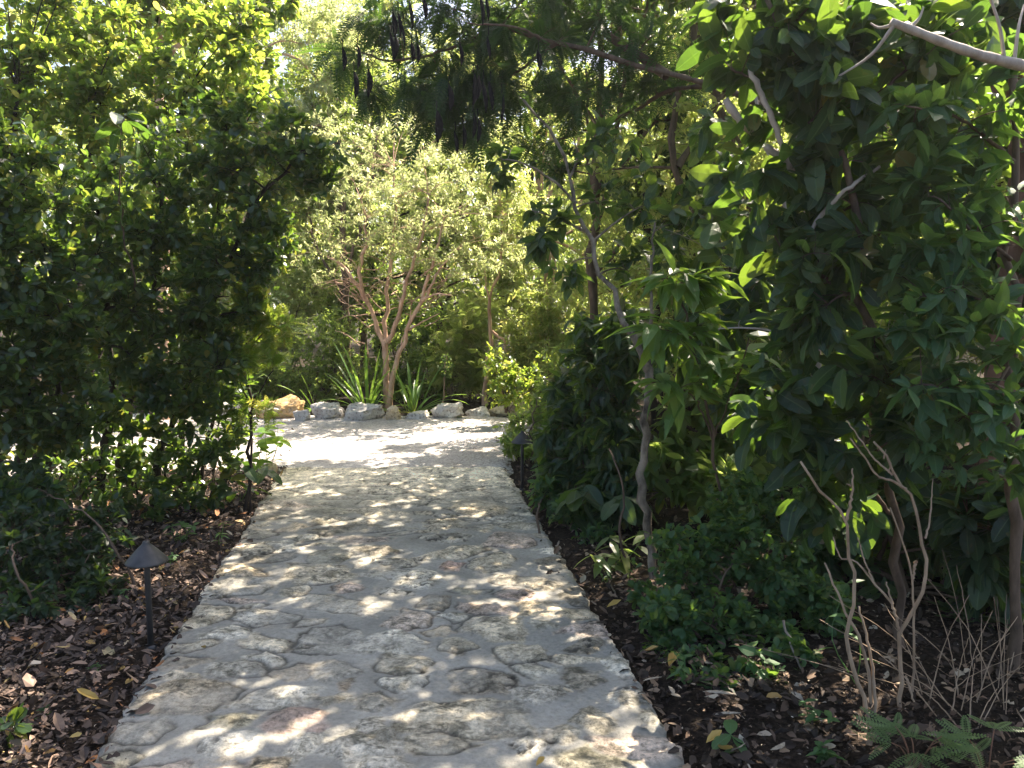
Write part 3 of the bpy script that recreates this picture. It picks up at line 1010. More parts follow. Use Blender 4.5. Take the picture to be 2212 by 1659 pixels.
Yc = 10.9
rt = np.random.default_rng(77)
bare_twigs = []
for k in range(70):
    j = rt.integers(6)
    fx, fy, sx, dy = ((795, 650, -1, -.1), (760, 600, -1, 0), (838, 640, 1, .2), (872, 645, 1, -.2), (912, 640, 1, -.5), (780, 600, -1, -.2))[j]
    x0, y0, Yk = fx + rt.normal(0, 8), fy + rt.normal(0, 35), Yc + dy
    s = sx if rt.random() < .7 else -sx
    L = rt.uniform(25, 85)
    bare_twigs.append((tr((x0, y0, Yk), (x0 + s * L * .5, y0 - L * rt.uniform(-.1, .5), Yk + rt.normal(0, .15)), (x0 + s * L * rt.uniform(.7, 1.1), y0 - L * rt.uniform(-.2, 1.0), Yk + rt.normal(0, .3))), rt.uniform(.004, .008), .002))
plant('bare_stemmed_tree', 'pinkish many stemmed tree with bare lower limbs and pale grey crown behind the boulders', 'tree', gp(838, 887),
      [limb((838, 890, Yc), (833, 796, Yc), (832, 735, Yc), r=(.05, .042)),
       limb((832, 744, Yc), (818, 715, Yc), (795, 653, Yc - .1), (777, 612, Yc - .2), (783, 562, Yc - .3), (795, 500, Yc - .4), (780, 430, Yc - .5), r=(.036, .015)),
       limb((795, 653, Yc - .1), (760, 600, Yc), (735, 570, Yc + .2), (690, 545, Yc + .3), r=(.03, .012)),
       limb((833, 740, Yc), (837, 653, Yc + .2), (842, 600, Yc + .3), (852, 530, Yc + .4), (856, 450, Yc + .5), (850, 360, Yc + .6), r=(.034, .012)),
       limb((836, 738, Yc), (855, 700, Yc - .1), (870, 645, Yc - .2), (884, 605, Yc - .2), (900, 550, Yc - .3), (914, 490, Yc - .3), (925, 420, Yc - .4), r=(.034, .012)),
       limb((841, 880, Yc - .1), (845, 823, Yc - .2), (852, 796, Yc - .2), (873, 731, Yc - .3), (889, 687, Yc - .4), (910, 648, Yc - .5), (918, 612, Yc - .5), (930, 580, Yc - .5), (943, 540, Yc - .5), (960, 470, Yc - .5), r=(.038, .013)),
       limb((910, 649, Yc - .5), (924, 638, Yc - .6), (934, 610, Yc - .7), (953, 578, Yc - .7), (985, 540, Yc - .8), r=(.02, .008)),
       limb((884, 713, Yc - .3), (918, 692, Yc - .5), (949, 677, Yc - .6), r=(.014, .006)),
       limb((923, 642, Yc - .6), (944, 635, Yc - .8), (976, 638, Yc - 1), r=(.014, .005)),
       limb((866, 745, Yc - .3), (885, 690, Yc), (890, 640, Yc + .1), r=(.012, .006))] + bare_twigs,
      [B(760, 490, 10.7, 90, 70, 150), B(830, 420, 11.1, 110, 80, 220), B(900, 470, 10.8, 90, 70, 180), B(980, 520, 10.6, 90, 60, 170), B(860, 350, 11.3, 110, 60, 190),
       B(960, 400, 11.2, 90, 60, 160), B(730, 400, 11, 70, 60, 100), B(1030, 570, 10.4, 60, 40, 70), B(690, 560, 11.2, 50, 40, 40), B(700, 320, 11.8, 80, 60, 90), B(1050, 440, 11.6, 90, 70, 130), B(1090, 540, 11, 70, 50, 80), B(780, 290, 12, 90, 50, 90), B(1000, 300, 12, 110, 60, 130)],
      T_LANCE_S, 'b_pink', 'pale', seed=21, sec=8, dens=.62, grow=1.45, flat=1.3, twig_leaf=22, leaf_len=.058, twig_span=.4, twig_r=.0035, droop=.05, upness=.9)


def strap_clump(px, Y, label, seed, n, spread, hmax, lean=0):
    rng = np.random.default_rng(seed)
    c = at(px, 880, Y)
    c[2] = -.01
    root = empty('strap_leaved_plant', c, label, 'plant', 'strap leaved clumps behind the boulders')
    for i in range(n):
        a = rng.uniform(0, 2 * np.pi)
        el = rng.uniform(.3, 1.4)
        L = hmax * rng.uniform(.6, 1.12)
        old = i < n * .16
        if old: el, L = rng.uniform(-.05, .3), L * .6
        h = np.array([math.cos(a), math.sin(a), 0])
        t = np.linspace(0, 1, 11)
        bend = rng.uniform(.35, 1.5) * (1.65 - el)
        ang = el - bend * t ** 1.5
        stp = L / 10
        P = np.cumsum(np.vstack([c + h * rng.uniform(.01, .1), np.stack([np.cos(ang[1:]) * h[0] * stp, np.cos(ang[1:]) * h[1] * stp, np.sin(ang[1:]) * stp], -1)]), axis=0)
        P[:, 0] += lean * t * .2
        P[:, 2] = np.maximum(P[:, 2], .02)
        s = np.cross(h, [0, 0, 1])
        w = rng.uniform(.012, .023) * np.array([.8, .9, 1, 1.05, 1.1, 1.1, 1.05, 1, .8, .5, .04])
        V = np.stack([P - s * w[:, None] + [0, 0, .006], P, P + s * w[:, None] + [0, 0, .006]], 1).reshape(-1, 3)
        k = np.arange(10)[:, None] * 3
        F = np.concatenate([np.hstack([k, k + 1, k + 4, k + 3]), np.hstack([k + 1, k + 2, k + 5, k + 4])])
        r = rng.uniform(.3, 1) * np.ones(33)
        r[:9] = np.minimum(r[:9], np.repeat([.14, .22, .3], 3))
        if old: r[:] = rng.uniform(0, .15)
        mb = MB()
        mb.add(V, [F], r)
        mb.build('leaf', M['strap'], root)


strap_clump(792, 10.75, 'strap leaved clump with tall leaning blades left of the bare stemmed tree', 31, 27, 1, 1.0, -.4)
strap_clump(893, 10.6, 'strap leaved clump right of the bare stemmed tree with yellow leaf bases', 32, 30, 1, .9, .2)
strap_clump(690, 10.9, 'small sprawling strap leaved clump with browned blades beside the orange boulder', 33, 13, 1, .6, -.3)

# thin stems and shrubs behind the boulders
Yt = 11.6
plant('thin_stemmed_tree', 'thin pinkish single stemmed tree forking low at the right of the clearing', 'tree', gp(1049, 874),
      [limb((1048, 874, Yt), (1052, 800, Yt), (1061, 705, Yt), (1059, 653, Yt), (1066, 610, Yt), (1076, 590, Yt), (1085, 520, Yt), (1080, 440, Yt), r=(.035, .014)),
       limb((1062, 715, Yt), (1076, 728, Yt), (1089, 737, Yt - .1), (1097, 790, Yt - .1), r=(.02, .024)),
       limb((1059, 653, Yt), (1050, 620, Yt), (1049, 600, Yt), (1040, 540, Yt), r=(.016, .008))],
      [B(1090, 430, 11.6, 80, 70, 150), B(1040, 500, 11.5, 60, 50, 90), B(1130, 500, 11.7, 70, 70, 120), B(1070, 350, 11.8, 80, 50, 110)],
      T_LANCE_S, 'b_pink', 'wood', seed=22, twig_leaf=20, leaf_len=.065, twig_r=.003)
plant('sapling', 'knee high bare stemmed sapling with a small pale tuft near the strap leaved clumps', 'sapling', gp(957, 880),
      [limb((957, 880, 11.0), (960, 830, 11.0), (962, 790, 11.0), (965, 770, 11), r=(.011, .005))],
      [B(963, 788, 11.0, 16, 26, 26)], T_DIA, 'b_pink', 'fernlight', seed=23, sec=2, twig_leaf=12, leaf_len=.05, twig_span=.15, twig_r=.002)
plant('leafy_bush', 'yellow green sunlit bush at the right end of the boulder row', 'bush', gp(1092, 890),
      [limb((1092, 892, 9.7), (1085, 840, 9.7), (1070, 790, 9.6), r=(.012, .005)), limb((1094, 892, 9.7), (1105, 840, 9.7), (1120, 800, 9.7), r=(.012, .005)), limb((1096, 892, 9.7), (1120, 860, 9.6), (1150, 840, 9.5), r=(.01, .004))],
      [B(1080, 800, 9.6, 34, 38, 70), B(1115, 830, 9.6, 40, 40, 90), B(1080, 850, 9.5, 40, 30, 60), B(1160, 850, 9.5, 40, 30, 60), B(1060, 760, 9.8, 20, 30, 14), B(1190, 800, 9.5, 40, 40, 30)],
      T_OVAL, 'b_brown', 'sunny', seed=24, sec=4, dens=.45, grow=1.3, twig_leaf=10, leaf_len=.065, twig_span=.25, twig_r=.002, stem_name='stem', leaf_name='foliage')


def shrub(name, label, px, py, Y, blobs, mat, leaf, ll, seed, bark='b_brown', tl=18, stems=5, ts=.3, group=None, lw=1.0, sec=5, sr=None, **kw):
    sr = sr or (.005 if name == 'low_shrub' else .012)
    rng = np.random.default_rng(seed)
    base = at(px, py, Y)
    base[2] = -.03
    L = []
    for i in range(stems):
        c, r, n = blobs[i % len(blobs)]
        s = base + np.array([rng.normal(0, .12), rng.normal(0, .12), 0])
        e = np.asarray(c) + rng.normal(0, .3, 3) * r
        m = (s + e) / 2 + np.array([rng.normal(0, .1), rng.normal(0, .1), .15 * np.linalg.norm(e - s)])
        m[:2] = m[:2] * .6 + s[:2] * .4
        L.append((np.array([s, m, e]), sr * (1 + rng.random()), sr * .5))
    return plant(name, label, 'bush', base, L, blobs, leaf, bark, mat, seed=seed, sec=sec, twig_leaf=tl, leaf_len=ll, twig_span=ts, leaf_w=lw, stem_name='stem', leaf_name='foliage', group=group, **kw)


GB = 'shrubs closing off the back of the clearing'
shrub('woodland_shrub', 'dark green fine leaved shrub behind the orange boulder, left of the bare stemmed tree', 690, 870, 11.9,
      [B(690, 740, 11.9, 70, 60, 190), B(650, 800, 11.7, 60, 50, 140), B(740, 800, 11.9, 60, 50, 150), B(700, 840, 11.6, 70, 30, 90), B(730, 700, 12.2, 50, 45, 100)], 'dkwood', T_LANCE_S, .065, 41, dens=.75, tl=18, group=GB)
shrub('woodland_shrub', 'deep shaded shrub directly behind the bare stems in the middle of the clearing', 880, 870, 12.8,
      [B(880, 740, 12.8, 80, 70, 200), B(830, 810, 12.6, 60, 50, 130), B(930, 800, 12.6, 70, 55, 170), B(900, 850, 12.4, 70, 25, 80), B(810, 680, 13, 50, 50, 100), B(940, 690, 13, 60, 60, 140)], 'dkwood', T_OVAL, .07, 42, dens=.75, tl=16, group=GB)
shrub('woodland_shrub', 'soft feathery shrub between the small sapling and the thin forked stem', 1010, 870, 12.2,
      [B(1000, 740, 12.2, 60, 60, 60), B(1030, 690, 12.4, 60, 60, 60), B(990, 800, 12.0, 60, 45, 50), B(1045, 800, 12.0, 50, 45, 40)], 'wood', T_FROND_S, .17, 43, tl=9, group=GB)
shrub('woodland_shrub', 'bushy green shrub right of the thin forked stem, under the hanging branches', 1160, 870, 11.4,
      [B(1150, 690, 11.4, 70, 80, 190), B(1190, 760, 11.0, 70, 60, 160), B(1130, 770, 11.2, 50, 50, 100), B(1220, 690, 11.2, 70, 70, 160), B(1180, 830, 10.6, 70, 35, 90)], 'wood', T_LANCE_S, .08, 44, tl=18, group=GB)
shrub('woodland_shrub', 'pale green airy shrub at the back left of the clearing, beside the brown trunk', 640, 860, 12.8,
      [B(620, 690, 12.8, 70, 70, 170), B(570, 760, 12.4, 70, 60, 150), B(660, 620, 13, 70, 60, 150), B(590, 820, 12, 60, 45, 110)], 'wood', T_LANCE_S, .075, 45, tl=18, group=GB)
for (px, Y, lab, sd) in ((480, 12.2, 'shrub at the far left edge of the gravel, seen between the dark stems', 46), (330, 12.6, 'round green shrub beyond the gravel behind the thick left hand bush', 47), (120, 13, 'leftmost shrub beyond the gravel, glimpsed through the left bush', 48)):
    shrub('woodland_shrub', lab, px, 866, Y, [B(px, 740, Y, 90, 80, 150), B(px - 60, 810, Y - .3, 80, 50, 110), B(px + 60, 800, Y - .3, 80, 60, 120)], 'dkwood', T_DIA, .09, sd, tl=16, group=GB)

Yb = 13.2
plant('brown_trunk_tree', 'tree with a rough brown upright trunk at the back left of the clearing', 'tree', gp(748, 848),
      [limb((750, 850, Yb), (749, 770, Yb), (750, 697, Yb), (744, 640, Yb), (747, 600, Yb), (740, 480, Yb), (745, 330, Yb), r=(.075, .045)), limb((744, 640, Yb), (720, 600, Yb), (680, 520, Yb), (660, 420, Yb), r=(.03, .015)),
       limb((747, 600, Yb), (770, 520, Yb), (800, 400, Yb), (815, 280, Yb), r=(.035, .015))],
      [B(700, 330, 13.2, 90, 70, 170), B(640, 250, 13.4, 90, 70, 170), B(760, 240, 13.4, 90, 60, 150), B(820, 300, 13.6, 70, 50, 110), B(640, 430, 13, 70, 60, 130), B(700, 170, 13.6, 90, 60, 130), B(590, 340, 13.2, 70, 70, 130)],
      T_LANCE_S, 'b_brown', 'sunny', seed=51, twig_leaf=18, leaf_len=.085, twig_r=.004)

# ================================================================== woodland behind: three kinds of tree, each copied
def tree_proto(name, label, loc, seed, h, mat, bark, leaf, ll, group, open_=.0, multi=1, nb=17, twigs=70, tl=20, wide=1.0):
    rng = np.random.default_rng(seed)
    loc = np.asarray(loc, float)
    limbs, blobs = [], []
    for k in range(multi):
        b = loc + np.array([rng.normal(0, .12), rng.normal(0, .12), -.05])
        top = loc + np.array([rng.normal(0, .5), rng.normal(0, .5), h * .86])
        limbs.append((np.array([b, (b * .65 + top * .35) + np.append(rng.normal(0, .15, 2), 0), b * .3 + top * .7 + np.append(rng.normal(0, .2, 2), 0), top]), .085 / multi ** .5, .025))
    for k in range(nb):
        f = (k + .5) / nb
        z = h * (.16 + .8 * f)
        rad = wide * 1.9 * math.sin(math.pi * (.2 + .72 * f)) * rng.uniform(.5, 1.05)
        a = k * 2.4 + rng.uniform(-.4, .4)
        c = loc + np.array([math.cos(a) * rad, math.sin(a) * rad, z])
        r = rng.uniform(.55, .95)
        blobs.append((c, (r, r, r * rng.uniform(.5, .75)), int(twigs * rng.uniform(.7, 1.3))))
        if k % 2 == 0:
            L0 = limbs[k % multi][0]
            s = L0[1] * (1 - f) + L0[2] * f
            if s[2] < z + .3:
                limbs.append((np.array([s, (s + c) / 2 + [0, 0, .15], c]), .03, .01))
    return plant(name, label, 'tree', loc, limbs, blobs, leaf, bark, mat, group, seed, sec=5, twig_leaf=tl, leaf_len=ll, twig_span=.5, twig_r=.004)


GT = 'woodland trees behind the clearing'
pA = tree_proto('woodland_tree', 'tall bright tree straight behind the bare stemmed tree', (-1.2, 15.2, 0), 61, 6.6, 'wood', 'b_brown', T_LANCE_S, .095, GT, twigs=90)
pB = tree_proto('woodland_tree', 'many stemmed pale barked tree behind the thin forked stem', (.9, 14.6, 0), 62, 5.6, 'wood', 'b_pink', T_DIA, .085, GT, multi=4, twigs=80)
pC = tree_proto('woodland_tree', 'dark dense tree behind the deep shaded shrub', (-2.7, 15.8, 0), 63, 6.0, 'dkwood', 'b_dark', T_OVAL, .1, GT, twigs=85)
# x, Y, rotation, scale, prototype, label
for x, y, rz, s, p, lab in (
        (-5.0, 14.6, .8, 1.0, pB, 'bright tree at the back left, just right of the tall left hand bush'),
        (-7.4, 14.2, 2.1, 1.05, pA, 'tree beyond the gravel behind the middle of the left hand bush'),
        (-10.2, 13.4, 3.9, 1.1, pC, 'leftmost tree beyond the gravel, seen through the left hand bush'),
        (3.0, 13.6, 1.4, .92, pC, 'dark tree behind the right hand thicket, just right of the clearing'),
        (4.8, 11.8, 2.9, .95, pB, 'pale stemmed tree behind the slender grey tree'),
        (6.6, 10.0, .3, .95, pA, 'tree deep in the right hand thicket behind the brown trunk'),
        (8.6, 11.0, 4.4, 1.05, pC, 'dark tree at the far right behind the broad leaves'),
        (5.6, 7.6, 5.2, .85, pB, 'many stemmed tree at the right edge behind the pointed leaves'),
        (-4.0, 17.2, 2.6, 1.16, pA, 'bright tree filling the gap between the left hand bush and the hanging seed pods'),
        (-3.4, 19.5, 5.0, 1.3, pA, 'tall back row tree below the white sky gap'),
        (.2, 20.0, 3.3, 1.4, pC, 'back row tree above the middle of the clearing'),
        (3.4, 19.0, 1.9, 1.4, pA, 'tall back row tree under the hanging seed pods'),
        (7.0, 16.5, 3.6, 1.45, pB, 'back row tree behind the long bare limb'),
        (-8.0, 20.0, 1.2, 1.45, pC, 'back row tree rising over the top of the left hand bush'),
        (-12.5, 18.0, .2, 1.2, pB, 'far back row tree at the left edge of the picture'),
        (11.5, 15.0, 2.5, 1.2, pA, 'far back row tree at the right edge of the picture')):
    copy_tree(p, (x, y, 0), rz, (s, s, s * (1 + .06 * math.sin(7 * x))), lab, GT)

# a far belt of woodland that reads as one mass and closes the view to the horizon
mb = MB()
n = 60000
a = R0.uniform(-1.25, 1.25, n)
rad = R0.uniform(25, 31, n)
x, y = rad * np.sin(a), rad * np.cos(a)
hgt = 5.8 + 2.0 * fbm(a * 9 + 60, a * 0 + 3, 77) + 1.2 * (fbm(a * 40 + 60, a * 0 + 3, 78) - .5)
z = hgt * R0.random(n) ** .8
P = np.stack([x, y, z], 1)
leaves(mb, T_DIA, P, rand_dir(R0, n), rand_dir(R0, n) * .6 + [0, -.3, .8], R0.uniform(.2, .42, n))
tag(mb.build('distant_woodland', M['dkwood'], smooth=False), 'mass of far green woodland closing the gaps behind the trees', 'woodland', kind='stuff')

# ================================================================== left hand side
GL = 'glossy round leaved shrubs left of the path'
Yl = 5.7
plant('round_leaved_shrub', 'big dense glossy round leaved shrub leaning over the left path edge', 'shrub', gp(250, 1095),
      [limb((250, 1100, 5.9), (262, 960, 5.9), (300, 800, 5.7), (330, 600, 5.5), (350, 420, 5.4), r=(.035, .012)),
       limb((215, 1112, 5.6), (225, 1000, 5.6), (240, 800, 5.5), (220, 600, 5.3), (200, 400, 5.3), r=(.035, .012)),
       limb((330, 1105, 5.7), (360, 960, 5.7), (420, 780, 5.6), (480, 600, 5.5), (560, 430, 5.4), (640, 330, 5.3), r=(.03, .01)),
       limb((390, 1085, 6.0), (395, 900, 6.0), (430, 700, 5.9), (470, 480, 5.7), (500, 330, 5.6), r=(.03, .01)),
       limb((430, 1090, 6.0), (450, 950, 6.0), (500, 820, 5.9), (560, 700, 5.8), r=(.02, .008)),
       limb((185, 1070, 6.3), (186, 970, 6.3), (170, 800, 6.2), (130, 600, 6.0), r=(.022, .01))] + [
      limb((x0, 650 + 2604 / yk + 2, yk), (x0 + dx * .3, 1000, yk), (x0 + dx, 840, yk - .1), r=(rk, rk * .5)) for x0, yk, dx, rk in ((120, 5.8, 60, .012), (150, 6.2, -50, .01), (275, 6.1, 70, .014), (300, 5.7, -30, .008), (350, 6.3, 30, .012), (372, 5.8, -60, .008), (415, 6.2, 50, .013), (455, 5.8, 30, .008), (470, 6.1, -40, .01), (235, 6.3, -90, .012), (60, 6.0, 50, .016), (25, 5.8, 90, .014), (10, 6.2, -20, .02), (490, 5.9, 20, .007), (90, 6.1, -60, .01))],
      [B(330, 430, 5.4, 120, 90, 260), B(450, 330, 5.5, 110, 80, 230), B(560, 300, 5.5, 90, 70, 170), B(620, 370, 5.4, 80, 50, 120), B(680, 350, 5.3, 40, 45, 50),
       B(480, 480, 5.4, 100, 80, 220), B(580, 520, 5.5, 50, 60, 90), B(350, 600, 5.3, 120, 90, 260), B(490, 640, 5.4, 80, 80, 170), B(230, 520, 5.3, 110, 100, 240),
       B(220, 720, 5.2, 120, 90, 250), B(380, 780, 5.3, 100, 80, 210), B(470, 800, 5.5, 60, 70, 110), B(290, 880, 5.3, 110, 60, 170), B(420, 930, 5.5, 70, 60, 110), B(200, 960, 5.6, 90, 60, 110), B(330, 1010, 5.6, 80, 45, 90), B(470, 990, 5.7, 40, 40, 40), B(400, 1060, 5.7, 50, 30, 40), B(120, 1010, 6.3, 120, 40, 80), B(260, 1040, 6.2, 90, 35, 60), B(20, 1000, 6.0, 90, 50, 70), B(300, 1090, 5.3, 60, 30, 36), B(180, 1080, 5.3, 70, 40, 46), B(450, 1075, 5.6, 40, 30, 30), B(500, 900, 5.7, 40, 50, 40)],
      T_OBOV, 'b_dark', 'round', GL, seed=71, sec=6, twig_leaf=14, leaf_len=.058, twig_span=.42, twig_r=.0026, droop=-.1, upness=.7, dens=.6, grow=1.42, flat=.75)
plant('round_leaved_shrub', 'round leaved shrub filling the left edge of the picture, nearest the camera', 'shrub', gp(40, 1150),
      [limb((20, 1165, 4.9), (40, 1000, 4.9), (60, 800, 4.8), (50, 600, 4.7), (60, 400, 4.7), r=(.03, .012)), limb((60, 1140, 5.1), (80, 1000, 5.0), (120, 850, 4.9), (140, 700, 4.8), r=(.025, .01)),
       limb((-40, 1150, 5.0), (-50, 950, 4.9), (-60, 700, 4.7), (-40, 450, 4.7), r=(.03, .012))],
      [B(60, 420, 4.7, 110, 90, 200), B(20, 560, 4.6, 110, 90, 210), B(100, 640, 4.6, 100, 90, 200), B(20, 760, 4.5, 110, 90, 210), B(110, 840, 4.6, 90, 70, 150), B(0, 900, 4.5, 90, 60, 120), B(90, 930, 4.7, 90, 50, 110), B(-60, 650, 4.6, 90, 200, 200), B(-40, 350, 4.7, 90, 90, 120)],
      T_OBOV, 'b_dark', 'round', GL, seed=72, sec=6, twig_leaf=14, leaf_len=.055, twig_span=.42, twig_r=.0026, droop=-.1, upness=.7, dens=.65, grow=1.35, flat=.75)
plant('round_leaved_shrub', 'taller yellow green round leaved shrub with its sunlit top behind the dense left shrub', 'shrub', gp(150, 1040),
      [limb((85, 1058, 6.4), (120, 968, 6.5), (150, 800, 6.6), (180, 500, 6.8), (200, 250, 7.0), r=(.075, .02)), limb((150, 1040, 6.8), (200, 800, 6.9), (320, 480, 7), (400, 200, 7.1), r=(.04, .015)), limb((120, 968, 6.5), (60, 700, 6.6), (20, 400, 6.7), (40, 200, 6.8), r=(.04, .015))],
      [B(60, 200, 6.8, 120, 80, 200), B(180, 150, 7, 110, 80, 190), B(120, 290, 6.8, 110, 80, 190), B(300, 200, 7, 110, 80, 200), B(420, 130, 7.2, 100, 80, 170), B(380, 260, 7, 90, 70, 150), B(520, 180, 7.2, 70, 70, 120), B(-20, 280, 6.8, 90, 90, 120), B(0, 120, 6.9, 80, 60, 90), B(230, 380, 6.8, 110, 80, 150), B(470, 60, 7.4, 90, 50, 100), B(250, 60, 7.2, 90, 40, 90), B(20, 20, 7.0, 90, 60, 100), B(110, 0, 7.1, 80, 50, 80)],
      T_OBOV, 'b_dark', 'sunny', GL, seed=73, sec=6, twig_leaf=14, leaf_len=.07, twig_span=.42, twig_r=.003, droop=-.15, upness=.8, dens=.55, grow=1.3, flat=.8)
plant('open_crowned_tree', 'tall open crowned tree with pinkish trunk at the top left against the sky', 'tree', at(345, 905, 9.6) * [1, 1, 0],
      [limb((352, 905, 9.6), (350, 500, 9.6), (340, 150, 9.6), (350, 20, 9.6), (370, -80, 9.6), r=(.09, .03)), limb((350, 130, 9.6), (430, 60, 9.6), (520, 20, 9.8), r=(.035, .012)), limb((345, 200, 9.6), (280, 80, 9.5), (220, -20, 9.4), r=(.035, .012))],
      [B(260, 20, 9.4, 90, 60, 90), B(400, 20, 9.6, 90, 60, 100), B(520, 40, 9.8, 80, 50, 90), B(600, 20, 10, 50, 40, 40), B(120, 40, 9.3, 70, 50, 60), B(320, -60, 9.5, 150, 50, 120), B(560, 130, 9.9, 50, 50, 40)],
      T_OVAL, 'b_pink', 'sunny', seed=74, sec=5, twig_leaf=14, leaf_len=.09, twig_span=.4, twig_r=.004)
plant('arching_branch_tree', 'sparse tree with an arching bare branch crossing the white sky gap', 'tree', at(560, 880, 13.0) * [1, 1, 0],
      [limb((560, 880, 13), (540, 600, 13), (530, 330, 13), (535, 200, 13), (545, 60, 13), (552, -40, 13), r=(.08, .03)), limb((532, 260, 13), (560, 138, 13), (610, 118, 13), (650, 135, 13.2), (690, 180, 13.3), r=(.035, .015)), limb((545, 130, 13), (600, 90, 13), (660, 95, 13), r=(.02, .008))],
      [B(600, 210, 13, 60, 45, 60), B(680, 150, 13.2, 50, 45, 60), B(640, 270, 13, 70, 40, 80), B(530, 20, 13, 60, 40, 50), B(570, 300, 13, 60, 50, 70), B(650, 60, 13, 60, 40, 60), B(720, 40, 13.2, 60, 60, 80), B(700, 230, 13.2, 50, 60, 80), B(620, -10, 13, 70, 30, 60), B(760, 120, 13.3, 50, 50, 60)],
      T_LANCE_S, 'b_pink', 'pale', seed=75, sec=4, twig_leaf=14, leaf_len=.09, twig_span=.4, twig_r=.004)
plant('dark_sapling', 'thin dark twin stemmed sapling with feathery leaves at the left path edge', 'sapling', gp(535, 1108),
      [limb((530, 1112, 5.64), (536, 1050, 5.64), (543, 950, 5.64), (541, 870, 5.65), (536, 800, 5.66), (532, 700, 5.68), (536, 600, 5.7), (545, 520, 5.7), r=(.014, .006)),
       limb((539, 1112, 5.62), (543, 1040, 5.63), (541, 930, 5.64), (545, 880, 5.62), (560, 845, 5.6), (590, 800, 5.55), r=(.011, .004)), limb((541, 880, 5.64), (520, 830, 5.6), (500, 800, 5.5), r=(.007, .003)), limb((536, 760, 5.65), (570, 720, 5.6), (610, 700, 5.5), r=(.006, .003))],
      [B(590, 700, 5.55, 45, 45, 26), B(540, 660, 5.6, 50, 55, 26), B(555, 750, 5.5, 55, 32, 22), B(500, 710, 5.6, 40, 50, 18), B(565, 885, 5.6, 36, 10, 6), B(500, 885, 5.6, 30, 14, 5), B(560, 600, 5.6, 50, 40, 16)],
      T_FROND_S, 'b_dark', 'sunny', seed=76, sec=3, twig_leaf=7, leaf_len=.11, twig_span=.25, twig_r=.002, droop=.1)


def herb(name, label, cat, p, stems, leaf, mat, ll, seed, nleaf=6, h=.15, spread=.08, bark='seedling', lw=1.0, droop=.1, group=None, top=True):
    """a small plant: a few stems carrying whorls of leaves"""
    rng = np.random.default_rng(seed)
    p = np.asarray(p, float)
    root = empty(name, p, label, cat, group)
    wb, lb = MB(), MB()
    for s in range(stems):
        e = p + np.array([rng.normal(0, spread), rng.normal(0, spread), h * rng.uniform(.6, 1.05)])
        L = smooth_line(np.array([p, (p + e) / 2 + rng.normal(0, .1 * h, 3), e]), 8)
        tubes(wb, L, np.linspace(.0028, .0015, 8), 4)
        k = nleaf
        t = np.concatenate([np.linspace(.35, .9, k - k // 2), np.ones(k // 2)]) if top else np.linspace(.2, 1, k)
        q = np.stack([np.interp(t, np.linspace(0, 1, 8), L[:, c]) for c in range(3)], 1)
        a = np.arange(k) * 2.4 + rng.uniform(0, 6)
        d = np.stack([np.cos(a), np.sin(a), rng.uniform(-.1, .5, k) - droop], 1)
        leaves(lb, leaf, q, d, np.array([0, 0, 1]) + rng.normal(0, .2, (k, 3)), ll * rng.uniform(.7, 1.15, k), ll * lw * rng.uniform(.8, 1.1, k), rng=rng)
    wb.build('stem', M[bark], root)
    lb.build('foliage', M[mat], root, smooth=False)
    return root


herb('heart_leaved_plant', 'bright yellow green heart leaved plant in the sun beside the thin dark sapling', 'plant', gp(578, 1022), 7, T_HEART, 'heart', .12, 81, 6, .42, .13, droop=.25)
herb('big_leaved_sprig', 'sprig of large drooping green leaves in front of the twin stemmed sapling', 'plant', gp(520, 1085), 5, T_BROAD, 'broad', .17, 82, 5, .36, .1, droop=.3)
herb('big_leaved_sprig', 'pale trefoil of three glossy leaves rising under the dense left shrub', 'plant', gp(420, 1100), 2, T_OVAL, 'small', .13, 83, 4, .32, .04, droop=0)
# large pale leaved twig poking out of the left shrub
plant('large_leaved_twig', 'climbing twig of large pale green leaves poking out of the left shrub', 'vine', at(250, 420, 4.85),
      [limb((300, 640, 5.1), (262, 480, 4.9), (258, 380, 4.85), (262, 280, 4.8), r=(.007, .003))], [B(262, 265, 4.8, 34, 30, 4), B(270, 320, 4.8, 40, 30, 3), B(285, 430, 4.85, 30, 40, 2)],
      T_BROAD, 'b_brown', 'broad', seed=84, sec=0, twig_leaf=2, leaf_len=.14, twig_span=.1, twig_r=.002, droop=.2, stem_name='stem', leaf_name='foliage')
GS = 'low shrubs in the left hand shade'
shrub('low_shrub', 'low lit leafed shrub at the left edge under the tall shrubs', 60, 1150, 4.4, [B(60, 1075, 4.4, 70, 40, 60), B(10, 1110, 4.3, 50, 50, 50)], 'small', T_OVAL, .08, 85, tl=8, stems=3, ts=.2, group=GS)
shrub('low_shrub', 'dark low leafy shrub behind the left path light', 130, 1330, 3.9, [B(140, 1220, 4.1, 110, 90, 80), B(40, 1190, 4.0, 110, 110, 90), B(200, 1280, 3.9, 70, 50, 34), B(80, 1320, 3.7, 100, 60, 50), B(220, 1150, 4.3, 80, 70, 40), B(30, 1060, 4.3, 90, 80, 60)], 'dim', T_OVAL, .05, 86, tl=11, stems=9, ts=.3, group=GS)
shrub('low_shrub', 'round leaved twig at the bottom left corner of the picture', -30, 1660, 2.6, [B(10, 1580, 2.55, 36, 40, 5), B(0, 1640, 2.5, 40, 30, 5)], 'round', T_OBOV, .055, 87, tl=6, stems=2, ts=.1, group=GS, sec=0)
GSD = 'green seedlings on the leaf litter left of the path'
